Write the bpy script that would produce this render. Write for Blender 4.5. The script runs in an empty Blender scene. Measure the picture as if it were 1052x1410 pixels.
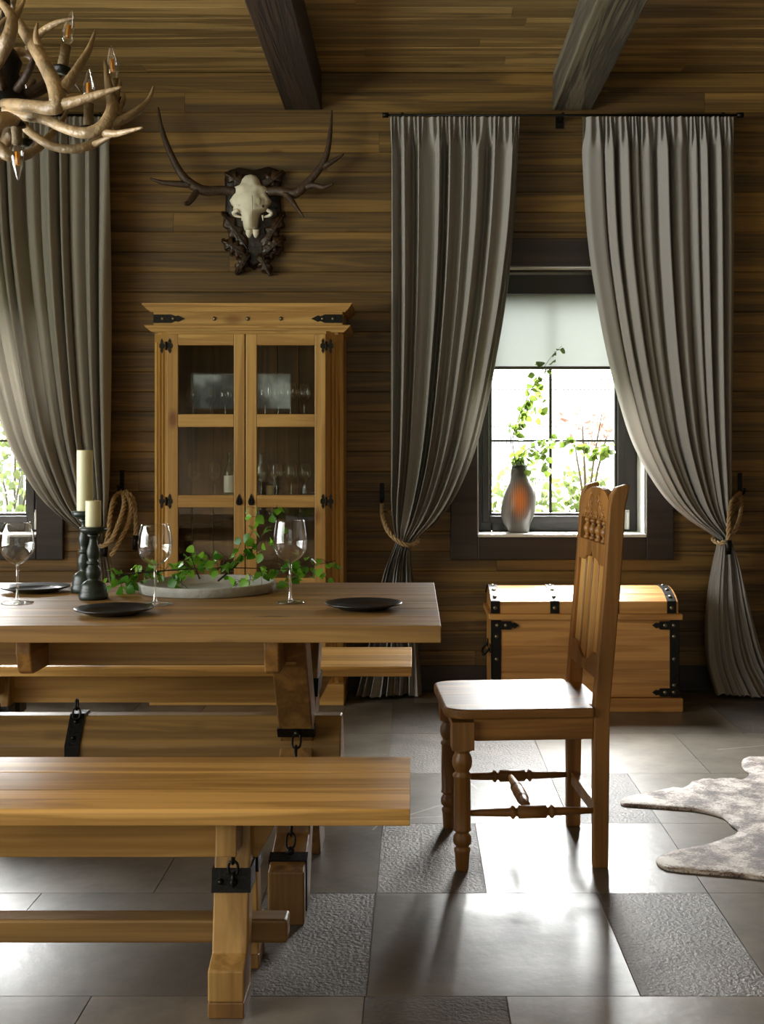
import bpy, bmesh, math, random
from mathutils import Vector, Matrix, noise
random.seed(7)
PI = math.pi
SC = bpy.context.scene
COL = SC.collection
F, CX, CY, H = 1580.0, 570.0, 630.0, 1.17     # focal length (px), vanishing point, eye height

def W(px, py, d):
    """world point seen at pixel (px,py) at distance d"""
    return Vector(((px - CX) * d / F, d, H - (py - CY) * d / F))

# ------------------------------------------------------------------ mesh builder
class MB:
    def __init__(self):
        self.v, self.f, self.m = [], [], []
        self.smooth = []
    def add(self, vs, fs, mi=0, smooth=False):
        b = len(self.v)
        self.v += [Vector(p) for p in vs]
        for q in fs:
            self.f.append([i + b for i in q]); self.m.append(mi); self.smooth.append(smooth)
    def box(self, x0, x1, y0, y1, z0, z1, mi=0, mat=None):
        vs = [(x, y, z) for x in (x0, x1) for y in (y0, y1) for z in (z0, z1)]
        fs = [(0, 1, 3, 2), (4, 6, 7, 5), (0, 4, 5, 1), (2, 3, 7, 6), (0, 2, 6, 4), (1, 5, 7, 3)]
        if mat is not None: vs = [mat @ Vector(p) for p in vs]
        self.add(vs, fs, mi)
    def prism(self, poly, axis, a0, a1, mi=0, mat=None):
        """poly in the two other axes (x:(y,z), y:(x,z), z:(x,y)), extruded a0..a1 along axis"""
        n = len(poly)
        def P(a, p):
            return {'x': (a, p[0], p[1]), 'y': (p[0], a, p[1]), 'z': (p[0], p[1], a)}[axis]
        vs = [P(a0, p) for p in poly] + [P(a1, p) for p in poly]
        if mat is not None: vs = [mat @ Vector(p) for p in vs]
        fs = [tuple(range(n))[::-1], tuple(range(n, 2 * n))]
        fs += [(i, (i + 1) % n, n + (i + 1) % n, n + i) for i in range(n)]
        self.add(vs, fs, mi)
    def lathe(self, prof, c=(0, 0, 0), n=24, axis=(0, 0, 1), mi=0):
        c = Vector(c); ax = Vector(axis).normalized()
        q = Vector((0, 0, 1)).rotation_difference(ax)
        vs, fs = [], []
        for (r, z) in prof:
            for k in range(n):
                a = 2 * PI * k / n
                vs.append(c + q @ Vector((r * math.cos(a), r * math.sin(a), z)))
        for i in range(len(prof) - 1):
            for k in range(n):
                k2 = (k + 1) % n
                fs.append((i * n + k, i * n + k2, (i + 1) * n + k2, (i + 1) * n + k))
        self.add(vs, fs, mi, True)
        caps = []
        if prof[0][0] > 1e-4: caps.append(tuple(range(n))[::-1])
        if prof[-1][0] > 1e-4: caps.append(tuple(range((len(prof) - 1) * n, len(prof) * n)))
        b = len(self.v) - len(vs)
        for cp in caps:
            self.f.append([i + b for i in cp]); self.m.append(mi); self.smooth.append(False)
    def tube(self, pts, rad, n=10, mi=0, closed=False, sub=4, flat=1.0):
        P = [Vector(p) for p in pts]
        R = list(rad) if isinstance(rad, (list, tuple)) else [rad] * len(P)
        if sub > 1 and len(P) > 2: P, R = spline(P, R, sub, closed)
        m = len(P)
        T = []
        for i in range(m):
            a = P[(i - 1) % m] if (closed or i > 0) else P[i]
            b = P[(i + 1) % m] if (closed or i < m - 1) else P[i]
            t = (b - a); T.append(t.normalized() if t.length > 1e-9 else Vector((0, 0, 1)))
        u = T[0].orthogonal().normalized()
        vs, fs = [], []
        for i in range(m):
            if i: u = (T[i - 1].rotation_difference(T[i]) @ u)
            u = (u - T[i] * u.dot(T[i])).normalized()
            w = T[i].cross(u)
            for k in range(n):
                a = 2 * PI * k / n
                vs.append(P[i] + (u * math.cos(a) + w * math.sin(a) * flat) * R[i])
        rng = m if closed else m - 1
        for i in range(rng):
            j = (i + 1) % m
            for k in range(n):
                k2 = (k + 1) % n
                fs.append((i * n + k, i * n + k2, j * n + k2, j * n + k))
        if not closed:
            fs.append(tuple(range(n))[::-1]); fs.append(tuple(range((m - 1) * n, m * n)))
        self.add(vs, fs, mi, True)
    def grid(self, fn, nu, nv, mi=0, smooth=True):
        vs = [fn(i / nu, j / nv) for j in range(nv + 1) for i in range(nu + 1)]
        fs = [(j * (nu + 1) + i, j * (nu + 1) + i + 1, (j + 1) * (nu + 1) + i + 1, (j + 1) * (nu + 1) + i)
              for j in range(nv) for i in range(nu)]
        self.add(vs, fs, mi, smooth)
    def ball(self, c, r, mi=0, n=12, sc=(1, 1, 1)):
        vs, fs = [], []
        m = n // 2
        for j in range(m + 1):
            th = PI * j / m
            for i in range(n):
                a = 2 * PI * i / n
                vs.append((c[0] + r * sc[0] * math.sin(th) * math.cos(a), c[1] + r * sc[1] * math.sin(th) * math.sin(a), c[2] + r * sc[2] * math.cos(th)))
        for j in range(m):
            for i in range(n):
                i2 = (i + 1) % n
                fs.append((j * n + i, (j + 1) * n + i, (j + 1) * n + i2, j * n + i2))
        self.add(vs, fs, mi, True)

def spline(P, R, sub, closed=False):
    m = len(P); oP, oR = [], []
    rng = m if closed else m - 1
    for i in range(rng):
        g = lambda k: P[k % m] if closed else P[max(0, min(m - 1, k))]
        p0, p1, p2, p3 = g(i - 1), g(i), g(i + 1), g(i + 2)
        r1, r2 = R[i], R[(i + 1) % m]
        for k in range(sub):
            t = k / sub
            oP.append(0.5 * ((2 * p1) + (p2 - p0) * t + (2 * p0 - 5 * p1 + 4 * p2 - p3) * t * t + (3 * p1 - p0 - 3 * p2 + p3) * t ** 3))
            oR.append(r1 + (r2 - r1) * t)
    if not closed: oP.append(P[-1]); oR.append(R[-1])
    return oP, oR

def origin(o):
    v = Vector((0, 0, 0))
    while o is not None:
        v = v + o.location; o = o.parent
    return v

def obj(name, mb, mats, parent=None, bevel=0, seg=2, base=None, clean=True):
    """links mb as ONE mesh object; with base/parent the vertices become local to it"""
    if not isinstance(mats, (list, tuple)): mats = [mats]
    L = Vector(base) if base is not None else (origin(parent) if parent else Vector((0, 0, 0)))
    me = bpy.data.meshes.new(name)
    me.from_pydata([p - L for p in mb.v], [], mb.f)
    for m in mats: me.materials.append(m)
    me.polygons.foreach_set('material_index', mb.m)
    me.polygons.foreach_set('use_smooth', mb.smooth)
    bm = bmesh.new(); bm.from_mesh(me)
    if clean: bmesh.ops.recalc_face_normals(bm, faces=bm.faces)
    bm.to_mesh(me); bm.free()
    me.update()
    o = bpy.data.objects.new(name, me); COL.objects.link(o)
    if parent: o.parent = parent
    if base is not None: o.location = Vector(base) - (origin(parent) if parent else Vector((0, 0, 0)))
    if bevel:
        md = o.modifiers.new('bevel', 'BEVEL'); md.width = bevel; md.segments = seg
        md.limit_method = 'ANGLE'; md.angle_limit = math.radians(35); md.harden_normals = False
    return o

def tag(o, label, cat, group=None, kind=None):
    o['label'] = label; o['category'] = cat
    if group: o['group'] = group
    if kind: o['kind'] = kind
    return o
def thing(name, label, cat, loc, group=None):
    o = bpy.data.objects.new(name, None); COL.objects.link(o)
    o.location = loc; o.empty_display_size = .05
    return tag(o, label, cat, group)
def struct(name, mb=None, mats=None, loc=(0, 0, 0), **k):
    if mb is None:
        o = bpy.data.objects.new(name, None); COL.objects.link(o); o.location = loc
    else:
        o = obj(name, mb, mats, **k)
    o['kind'] = 'structure'
    return o
def dup(o, loc, label=None, rotz=None, parent=None):
    r = o.copy(); COL.objects.link(r)
    if parent is None:
        r.location = loc
        if rotz is not None: r.rotation_euler = (0, 0, rotz)
        if label: r['label'] = label
    else: r.parent = parent
    for c in list(o.children): dup(c, None, parent=r)
    return r

# ------------------------------------------------------------------ materials
def newmat(name):
    m = bpy.data.materials.new(name); m.use_nodes = True
    nt = m.node_tree
    for n in list(nt.nodes): nt.nodes.remove(n)
    return m, nt, nt.nodes, nt.links
def N(nodes, t, **k):
    n = nodes.new(t)
    for a, b in k.items():
        if a in n.inputs.keys() if isinstance(a, str) else False: n.inputs[a].default_value = b
        else: setattr(n, a, b)
    return n
def rgb(s):
    """sRGB hex -> linear"""
    c = [int(s[i:i + 2], 16) / 255 for i in (0, 2, 4)]
    return tuple((x / 12.92 if x <= .04045 else ((x + .055) / 1.055) ** 2.4) for x in c) + (1,)
def plain(name, col, rough=.5, metal=0, spec=.5, bump=0, bscale=60, var=0, vscale=8, coat=0, sheen=0):
    m, nt, nd, lk = newmat(name)
    out = nd.new('ShaderNodeOutputMaterial'); b = nd.new('ShaderNodeBsdfPrincipled')
    lk.new(b.outputs[0], out.inputs[0])
    c = rgb(col) if isinstance(col, str) else col
    b.inputs['Base Color'].default_value = c; b.inputs['Roughness'].default_value = rough
    b.inputs['Metallic'].default_value = metal; b.inputs['Specular IOR Level'].default_value = spec
    b.inputs['Coat Weight'].default_value = coat; b.inputs['Sheen Weight'].default_value = sheen
    tc = nd.new('ShaderNodeTexCoord')
    if bump:
        no = N(nd, 'ShaderNodeTexNoise'); no.inputs['Scale'].default_value = bscale; no.inputs['Detail'].default_value = 4
        bp = nd.new('ShaderNodeBump'); bp.inputs['Strength'].default_value = bump; bp.inputs['Distance'].default_value = .01
        lk.new(tc.outputs['Object'], no.inputs['Vector']); lk.new(no.outputs['Fac'], bp.inputs['Height']); lk.new(bp.outputs[0], b.inputs['Normal'])
    if var:
        no = nd.new('ShaderNodeTexNoise'); no.inputs['Scale'].default_value = vscale; no.inputs['Detail'].default_value = 5
        rp = nd.new('ShaderNodeValToRGB')
        rp.color_ramp.elements[0].position = .3; rp.color_ramp.elements[1].position = .7
        rp.color_ramp.elements[0].color = tuple(x * (1 - var) for x in c[:3]) + (1,)
        rp.color_ramp.elements[1].color = tuple(min(1, x * (1 + var)) for x in c[:3]) + (1,)
        lk.new(tc.outputs['Object'], no.inputs['Vector']); lk.new(no.outputs['Fac'], rp.inputs[0]); lk.new(rp.outputs[0], b.inputs['Base Color'])
    return m
def wood(name, c1, c2, axis='x', rough=.45, bump=.15, scale=1.0, island=0.0, knots=.8, spec=.5, dark=None, coat=0.0, fine=.42, rings=24, ring=.12):
    """procedural timber, grain running along axis of the object"""
    m, nt, nd, lk = newmat(name)
    out = nd.new('ShaderNodeOutputMaterial'); b = nd.new('ShaderNodeBsdfPrincipled'); lk.new(b.outputs[0], out.inputs[0])
    b.inputs['Roughness'].default_value = rough; b.inputs['Specular IOR Level'].default_value = spec
    b.inputs['Coat Weight'].default_value = coat; b.inputs['Coat Roughness'].default_value = .25
    tc = nd.new('ShaderNodeTexCoord'); geo = nd.new('ShaderNodeNewGeometry')
    off = nd.new('ShaderNodeVectorMath'); off.operation = 'MULTIPLY_ADD'     # shift the grain per board
    rv = nd.new('ShaderNodeCombineXYZ')
    for k in range(3): lk.new(geo.outputs['Random Per Island'], rv.inputs[k])
    lk.new(rv.outputs[0], off.inputs[0]); off.inputs[1].default_value = (37, 53, 71); lk.new(tc.outputs['Object'], off.inputs[2])
    def mapped(al, ac):
        mp = nd.new('ShaderNodeMapping')
        mp.inputs['Scale'].default_value = [al * scale if 'xyz'[i] == axis else ac * scale for i in range(3)]
        lk.new(off.outputs[0], mp.inputs['Vector']); return mp
    mp = mapped(.42, 9)
    n1 = nd.new('ShaderNodeTexNoise'); n1.inputs['Scale'].default_value = 1.6; n1.inputs['Detail'].default_value = 5; n1.inputs['Distortion'].default_value = .9
    lk.new(mp.outputs[0], n1.inputs['Vector'])
    # growth rings: bands through the noise
    mu = nd.new('ShaderNodeMath'); mu.operation = 'MULTIPLY'; mu.inputs[1].default_value = rings
    lk.new(n1.outputs['Fac'], mu.inputs[0])
    si = nd.new('ShaderNodeMath'); si.operation = 'SINE'; lk.new(mu.outputs[0], si.inputs[0])
    mp2 = mapped(1.6, 110)
    n2 = nd.new('ShaderNodeTexNoise'); n2.inputs['Scale'].default_value = 1.0; n2.inputs['Detail'].default_value = 3
    lk.new(mp2.outputs[0], n2.inputs['Vector'])
    a = nd.new('ShaderNodeMath'); a.operation = 'MULTIPLY_ADD'; a.inputs[1].default_value = ring; lk.new(si.outputs[0], a.inputs[0]); lk.new(n1.outputs['Fac'], a.inputs[2])
    a2 = nd.new('ShaderNodeMath'); a2.operation = 'MULTIPLY_ADD'; a2.inputs[1].default_value = fine; lk.new(n2.outputs['Fac'], a2.inputs[0]); lk.new(a.outputs[0], a2.inputs[2])
    a3 = nd.new('ShaderNodeMath'); a3.operation = 'SUBTRACT'; a3.inputs[1].default_value = fine * .5; lk.new(a2.outputs[0], a3.inputs[0])
    rp = nd.new('ShaderNodeValToRGB'); e = rp.color_ramp.elements
    e[0].position = .25; e[1].position = .75; e[0].color = rgb(c1); e[1].color = rgb(c2)
    lk.new(a3.outputs[0], rp.inputs[0])
    col = rp.outputs[0]
    if knots:
        mp3 = mapped(2.4, 4.6)
        vo = nd.new('ShaderNodeTexVoronoi'); vo.inputs['Scale'].default_value = 1.0; vo.inputs['Randomness'].default_value = 1
        lk.new(mp3.outputs[0], vo.inputs['Vector'])
        kr = nd.new('ShaderNodeValToRGB'); kr.color_ramp.elements[0].position = .05; kr.color_ramp.elements[1].position = .14
        kr.color_ramp.elements[0].color = (knots, knots, knots, 1); kr.color_ramp.elements[1].color = (0, 0, 0, 1)
        lk.new(vo.outputs['Distance'], kr.inputs[0])
        mx = nd.new('ShaderNodeMix'); mx.data_type = 'RGBA'
        lk.new(kr.outputs[0], mx.inputs['Factor']); lk.new(col, mx.inputs['A'])
        d = rgb(dark) if dark else tuple(x * .35 for x in rgb(c1)[:3]) + (1,)
        mx.inputs['B'].default_value = d; col = mx.outputs['Result']
    if island:
        ml = nd.new('ShaderNodeMath'); ml.operation = 'MULTIPLY_ADD'; ml.inputs[1].default_value = 2 * island; ml.inputs[2].default_value = 1 - island
        lk.new(geo.outputs['Random Per Island'], ml.inputs[0])
        hs = nd.new('ShaderNodeHueSaturation'); lk.new(ml.outputs[0], hs.inputs['Value']); lk.new(col, hs.inputs['Color']); col = hs.outputs[0]
    lk.new(col, b.inputs['Base Color'])
    if bump:
        bp = nd.new('ShaderNodeBump'); bp.inputs['Strength'].default_value = bump; bp.inputs['Distance'].default_value = .004
        lk.new(a3.outputs[0], bp.inputs['Height']); lk.new(bp.outputs[0], b.inputs['Normal'])
    return m
def cloth(name, col, trans=.35, rough=.9, weave=900, tcol=None):
    m, nt, nd, lk = newmat(name)
    out = nd.new('ShaderNodeOutputMaterial')
    d = nd.new('ShaderNodeBsdfDiffuse'); t = nd.new('ShaderNodeBsdfTranslucent'); mx = nd.new('ShaderNodeMixShader')
    d.inputs[0].default_value = rgb(col); t.inputs[0].default_value = rgb(tcol or col); mx.inputs[0].default_value = trans
    tc = nd.new('ShaderNodeTexCoord')
    mp = nd.new('ShaderNodeMapping'); mp.inputs['Scale'].default_value = (weave, weave, weave * .25)
    no = nd.new('ShaderNodeTexNoise'); no.inputs['Scale'].default_value = .25; no.inputs['Detail'].default_value = 3
    lk.new(tc.outputs['Object'], mp.inputs[0]); lk.new(mp.outputs[0], no.inputs['Vector'])
    bp = nd.new('ShaderNodeBump'); bp.inputs['Strength'].default_value = .12; bp.inputs['Distance'].default_value = .002
    lk.new(no.outputs[0], bp.inputs['Height']); lk.new(bp.outputs[0], d.inputs['Normal'])
    lk.new(d.outputs[0], mx.inputs[1]); lk.new(t.outputs[0], mx.inputs[2]); lk.new(mx.outputs[0], out.inputs[0])
    return m
def thinglass(name, tint=(1, 1, 1, 1), base=.06, edge=.7, rough=.02):
    m, nt, nd, lk = newmat(name)
    out = nd.new('ShaderNodeOutputMaterial')
    t = nd.new('ShaderNodeBsdfTransparent'); g = nd.new('ShaderNodeBsdfGlossy'); mx = nd.new('ShaderNodeMixShader')
    t.inputs[0].default_value = tint; g.inputs['Roughness'].default_value = rough
    lw = nd.new('ShaderNodeLayerWeight'); lw.inputs[0].default_value = .5
    pw = nd.new('ShaderNodeMath'); pw.operation = 'POWER'; pw.inputs[1].default_value = 2.2
    ma = nd.new('ShaderNodeMath'); ma.operation = 'MULTIPLY_ADD'; ma.inputs[1].default_value = edge; ma.inputs[2].default_value = base
    lk.new(lw.outputs['Facing'], pw.inputs[0]); lk.new(pw.outputs[0], ma.inputs[0]); lk.new(ma.outputs[0], mx.inputs[0])
    lk.new(t.outputs[0], mx.inputs[1]); lk.new(g.outputs[0], mx.inputs[2]); lk.new(mx.outputs[0], out.inputs[0])
    return m
def leafmat(name, c1, c2, trans=.45):
    m, nt, nd, lk = newmat(name)
    out = nd.new('ShaderNodeOutputMaterial'); geo = nd.new('ShaderNodeNewGeometry')
    rp = nd.new('ShaderNodeValToRGB'); rp.color_ramp.elements[0].color = rgb(c1); rp.color_ramp.elements[1].color = rgb(c2)
    lk.new(geo.outputs['Random Per Island'], rp.inputs[0])
    b = nd.new('ShaderNodeBsdfPrincipled'); b.inputs['Roughness'].default_value = .35
    t = nd.new('ShaderNodeBsdfTranslucent'); mx = nd.new('ShaderNodeMixShader'); mx.inputs[0].default_value = trans
    lk.new(rp.outputs[0], b.inputs['Base Color']); lk.new(rp.outputs[0], t.inputs[0])
    lk.new(b.outputs[0], mx.inputs[1]); lk.new(t.outputs[0], mx.inputs[2]); lk.new(mx.outputs[0], out.inputs[0])
    return m
def tilemat(name, c1, c2, rough, bump, bscale, vein=True, spec=.5):
    m, nt, nd, lk = newmat(name)
    out = nd.new('ShaderNodeOutputMaterial'); b = nd.new('ShaderNodeBsdfPrincipled'); lk.new(b.outputs[0], out.inputs[0])
    tc = nd.new('ShaderNodeTexCoord'); geo = nd.new('ShaderNodeNewGeometry')
    b.inputs['Roughness'].default_value = rough; b.inputs['Specular IOR Level'].default_value = spec
    n1 = nd.new('ShaderNodeTexNoise'); n1.inputs['Scale'].default_value = 5; n1.inputs['Detail'].default_value = 8; n1.inputs['Roughness'].default_value = .65
    lk.new(tc.outputs['Object'], n1.inputs['Vector'])
    rp = nd.new('ShaderNodeValToRGB'); e = rp.color_ramp.elements
    e[0].position = .32; e[1].position = .68; e[0].color = rgb(c1); e[1].color = rgb(c2)
    lk.new(n1.outputs['Fac'], rp.inputs[0])
    ml = nd.new('ShaderNodeMath'); ml.operation = 'MULTIPLY_ADD'; ml.inputs[1].default_value = .5; ml.inputs[2].default_value = .75
    lk.new(geo.outputs['Random Per Island'], ml.inputs[0])
    hs = nd.new('ShaderNodeHueSaturation'); lk.new(ml.outputs[0], hs.inputs['Value']); lk.new(rp.outputs[0], hs.inputs['Color'])
    col = hs.outputs[0]
    if vein:
        # sparse hairline calcite veins
        rv = nd.new('ShaderNodeVectorMath'); rv.operation = 'MULTIPLY_ADD'; rv.inputs[1].default_value = (.03, .03, 0)
        n3 = nd.new('ShaderNodeTexNoise'); n3.inputs['Scale'].default_value = 4
        lk.new(tc.outputs['Object'], n3.inputs['Vector']); lk.new(n3.outputs['Color'], rv.inputs[0]); lk.new(tc.outputs['Object'], rv.inputs[2])
        vo = nd.new('ShaderNodeTexVoronoi'); vo.feature = 'DISTANCE_TO_EDGE'; vo.inputs['Scale'].default_value = 1.3
        lk.new(rv.outputs[0], vo.inputs['Vector'])
        vr = nd.new('ShaderNodeValToRGB'); vr.color_ramp.elements[0].position = .001; vr.color_ramp.elements[1].position = .004
        vr.color_ramp.elements[0].color = (.6, .6, .6, 1); vr.color_ramp.elements[1].color = (0, 0, 0, 1)
        lk.new(vo.outputs['Distance'], vr.inputs[0])
        n4 = nd.new('ShaderNodeTexNoise'); n4.inputs['Scale'].default_value = 1.7
        lk.new(tc.outputs['Object'], n4.inputs['Vector'])
        gt = nd.new('ShaderNodeMath'); gt.operation = 'GREATER_THAN'; gt.inputs[1].default_value = .54; lk.new(n4.outputs['Fac'], gt.inputs[0])
        mm = nd.new('ShaderNodeMath'); mm.operation = 'MULTIPLY'; lk.new(gt.outputs[0], mm.inputs[0]); lk.new(vr.outputs[0], mm.inputs[1])
        mx = nd.new('ShaderNodeMix'); mx.data_type = 'RGBA'; lk.new(mm.outputs[0], mx.inputs['Factor']); lk.new(col, mx.inputs['A']); mx.inputs['B'].default_value = rgb('cfc7b6')
        col = mx.outputs['Result']
    lk.new(col, b.inputs['Base Color'])
    n2 = nd.new('ShaderNodeTexNoise'); n2.inputs['Scale'].default_value = bscale; n2.inputs['Detail'].default_value = 4; n2.inputs['Roughness'].default_value = .55
    lk.new(tc.outputs['Object'], n2.inputs['Vector'])
    bp = nd.new('ShaderNodeBump'); bp.inputs['Strength'].default_value = bump; bp.inputs['Distance'].default_value = .01
    lk.new(n2.outputs['Fac'], bp.inputs['Height']); lk.new(bp.outputs[0], b.inputs['Normal'])
    return m

M = {}
M['wall'] = wood('wall_boards', '463319', '82622f', 'x', rough=.5, island=.2, knots=.7, scale=1.0, bump=.12, dark='351a09', fine=.6, ring=.1)
M['ceil'] = wood('ceiling_boards', '64502f', 'ab8d58', 'x', rough=.4, island=.25, knots=.6, bump=.1, fine=.6)
M['beamgrey'] = wood('grey_beam_timber', '2f2920', '6f6754', 'y', rough=.8, bump=1.0, knots=.5, scale=1.3)  # paler and greyer than the other beam
M['beam'] = wood('beam_timber', '1f150d', '3d2c1c', 'y', rough=.75, bump=.9, knots=.4, scale=1.3)
M['tablex'] = wood('table_pine', '73552a', 'a07c42', 'x', rough=.5, island=.12, knots=.7, dark='3d210b')
M['tabley'] = wood('table_pine_across', '6c4c24', '99713a', 'y', rough=.45, knots=.5, dark='3d210b')
M['tablez'] = wood('table_pine_upright', '604220', '8a6534', 'z', rough=.45, knots=.4, dark='3d210b')
M['benchx'] = wood('bench_pine', '9a7236', 'cb9e58', 'x', rough=.38, island=.1, knots=.7, dark='4a260c')
M['benchz'] = wood('bench_pine_upright', '82602f', 'b08a4e', 'z', rough=.45, knots=.4, dark='4a260c')
M['cabx'] = wood('cabinet_pine', '9c7238', 'c59d5a', 'x', rough=.4, knots=.6, dark='6b3812')
M['cabz'] = wood('cabinet_pine_upright', '9c7238', 'c59d5a', 'z', rough=.4, knots=.8, dark='6b3812')
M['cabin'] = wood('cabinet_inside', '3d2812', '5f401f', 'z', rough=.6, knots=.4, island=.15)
M['chestx'] = wood('chest_pine', '9c6a33', 'c4904e', 'x', rough=.38, knots=.7, dark='6b3812', island=.06)
M['chairx'] = wood('chair_pine', '6d481e', '9c6c34', 'x', rough=.48, knots=.3, spec=.35)
M['chairz'] = wood('chair_pine_upright', '6f4a1e', '9e6d34', 'z', rough=.4, knots=.5, dark='351a08')
M['chairpanel'] = wood('chair_panel_pine', 'a8793a', 'd0a460', 'z', rough=.4, knots=0)
M['trim'] = wood('window_trim', '231b17', '362b25', 'x', rough=.5, knots=0, bump=.08)
M['sash'] = plain('dark_window_frame', '1f1a16', .45, bump=.05)
M['baseb'] = wood('baseboard_wood', '1d1511', '2d221b', 'x', rough=.5, knots=0)
M['white'] = plain('white_paint', 'd8d6d0', .4)
M['iron'] = plain('black_iron', '15130f', .45, metal=.6, bump=.25, bscale=120)
M['ironm'] = plain('worn_iron', '5d5850', .35, metal=.9, bump=.2)
M['stud'] = plain('nail_head', '7d735f', .35, metal=.9)
M['steel'] = plain('chain_metal', '26241f', .35, metal=.8)
M['antler'] = plain('antler', '857052', .42, bump=.55, bscale=60, var=.5, vscale=9)
M['antlerdark'] = plain('dark_antler', '3f2d20', .55, bump=.5, bscale=70, var=.4, vscale=22)
M['bone'] = plain('bone', 'eae4d3', .55, bump=.15, bscale=50, var=.08)
M['bonedark'] = plain('bone_hollow_shade', '2e261c', .8)
M['carved'] = plain('carved_wood', '1d130c', .4, bump=.5, bscale=40, var=.45, vscale=18)
M['leafcarve'] = plain('carved_oak_leaf', '34200f', .35, bump=.5, bscale=50, var=.45, vscale=20)
M['curtain'] = cloth('curtain_linen', '9f9b96', .10, tcol='b0a796')
M['blind'] = cloth('blind_fabric', 'c8cbc6', .3, tcol='4d504e')
M['rope'] = plain('rope', 'a98e66', .8, bump=.5, bscale=200, var=.2, vscale=60)
M['candlestick'] = plain('dark_green_wood', '182620', .38, bump=.15, bscale=30, var=.3)
M['wax'] = plain('wax', 'd9d8b4', .5, var=.04)
M['wick'] = plain('wick', '2a241c', .9)
M['glass'] = thinglass('wine_glass', base=.04, edge=.85)
M['glassfoot'] = thinglass('wine_glass_stem', base=.22, edge=.75, rough=.04)
M['pane'] = thinglass('window_pane', base=.03, edge=.5)
M['cabpane'] = thinglass('cabinet_pane', tint=(.93, .95, .93, 1), base=.06, edge=.5)
M['bulb'] = thinglass('bulb_glass', base=.07, edge=.7)
M['filament'] = plain('amber_filament', 'd08a1e', .4)
M['sleeve'] = plain('candle_sleeve', '6d5c3c', .7, bump=.6, bscale=60, var=.3)
M['plate'] = plain('black_plate', '17171a', .28, bump=.06, bscale=40)
M['concrete'] = plain('concrete', 'a3a49e', .75, bump=.3, bscale=60, var=.15, vscale=20)
M['leaf'] = leafmat('leaf', '356f16', '82bb34', .4)
M['leafw'] = leafmat('leaf_backlit', '4f6526', '7f9440', .28)
M['stem'] = plain('twig', '2a1d14', .7)
M['vase'] = plain('smoked_vase', '6d6d68', .3, bump=.05)
M['grout'] = plain('grout', '6d665b', .85)
M['tile'] = tilemat('honed_slate', '524b42', '776f63', .35, .1, 26)
M['tilerough'] = tilemat('flamed_slate', '4a443c', '6b645b', .5, .5, 95, vein=False, spec=.3)
M['hide'] = None

# ------------------------------------------------------------------ room shell
RX0, RX1, RY0, YW, ZC = -3.9, 2.9, -3.0, 5.75, 3.10
SHIFT = -3.045                                   # second window, to the left
WX0, WX1, WZ0, WZ1 = .318, 1.16, .785, 2.126     # opening of the right window

def boards(axis_len, a0, a1, b0, b1, width, holes, place, mb, seed, th=.02):
    """boards of given width running a0..a1, stacked b0..b1, cut around holes (a0,a1,b0,b1)"""
    rnd = random.Random(seed)
    cuts = sorted(set([b0, b1] + [h[2] for h in holes] + [h[3] for h in holes]))
    b = b0
    while b < b1 - 1e-4:
        e = min(b + width, b1)
        joints = [a0]; x = a0 + rnd.uniform(.6, 3)
        while x < a1: joints.append(x); x += rnd.uniform(2.0, 3.6)
        joints.append(a1)
        rows = sorted(set([b, e] + [c for c in cuts if b < c < e]))
        for r0, r1 in zip(rows, rows[1:]):
            for s0, s1 in zip(joints, joints[1:]):
                segs = [(s0, s1)]
                for h in holes:
                    if r1 > h[2] + 1e-4 and r0 < h[3] - 1e-4:
                        ns = []
                        for q0, q1 in segs:
                            if q1 <= h[0] or q0 >= h[1]: ns.append((q0, q1)); continue
                            if q0 < h[0]: ns.append((q0, h[0]))
                            if q1 > h[1]: ns.append((h[1], q1))
                        segs = ns
                for q0, q1 in segs:
                    if q1 - q0 < .002: continue
                    g = .0035
                    c0 = g if abs(r0 - b) < 1e-4 else 0; c1 = g if abs(r1 - e) < 1e-4 else 0
                    poly = [(r0, th), (r0, g), (r0 + c0, 0), (r1 - c1, 0), (r1, g), (r1, th)]
                    place(mb, q0 + .0006, q1 - .0006, poly)
        b = e
holes = [(WX0, WX1, WZ0, WZ1), (WX0 + SHIFT, WX1 + SHIFT, WZ0, WZ1)]
mb = MB()
boards(0, RX0, RX1, -.0, ZC, .1, holes, lambda m, q0, q1, p: m.prism([(YW + t, z) for z, t in p], 'x', q0, q1), mb, 3)
# solid wall behind the boards, around the two openings
def wallsolid(mb, y0, y1):
    xs = [RX0 - .2, holes[1][0], holes[1][1], holes[0][0], holes[0][1], RX1 + .2]
    for i, (a, b) in enumerate(zip(xs, xs[1:])):
        if i in (1, 3):
            mb.box(a, b, y0, y1, -.05, WZ0); mb.box(a, b, y0, y1, WZ1, ZC + .1)
        else: mb.box(a, b, y0, y1, -.05, ZC + .1)
wallsolid(mb, YW + .0201, YW + .30)
struct('wall_back', mb, M['wall'])
mb = MB()
boards(0, RX0, RX1, RY0, YW, .12, [], lambda m, q0, q1, p: m.prism([(y, ZC + t) for y, t in p], 'x', q0, q1), mb, 5)
mb.box(RX0 - .2, RX1 + .2, RY0 - .2, YW + .3, ZC + .021, ZC + .12)
struct('ceiling', mb, M['ceil'])
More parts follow.
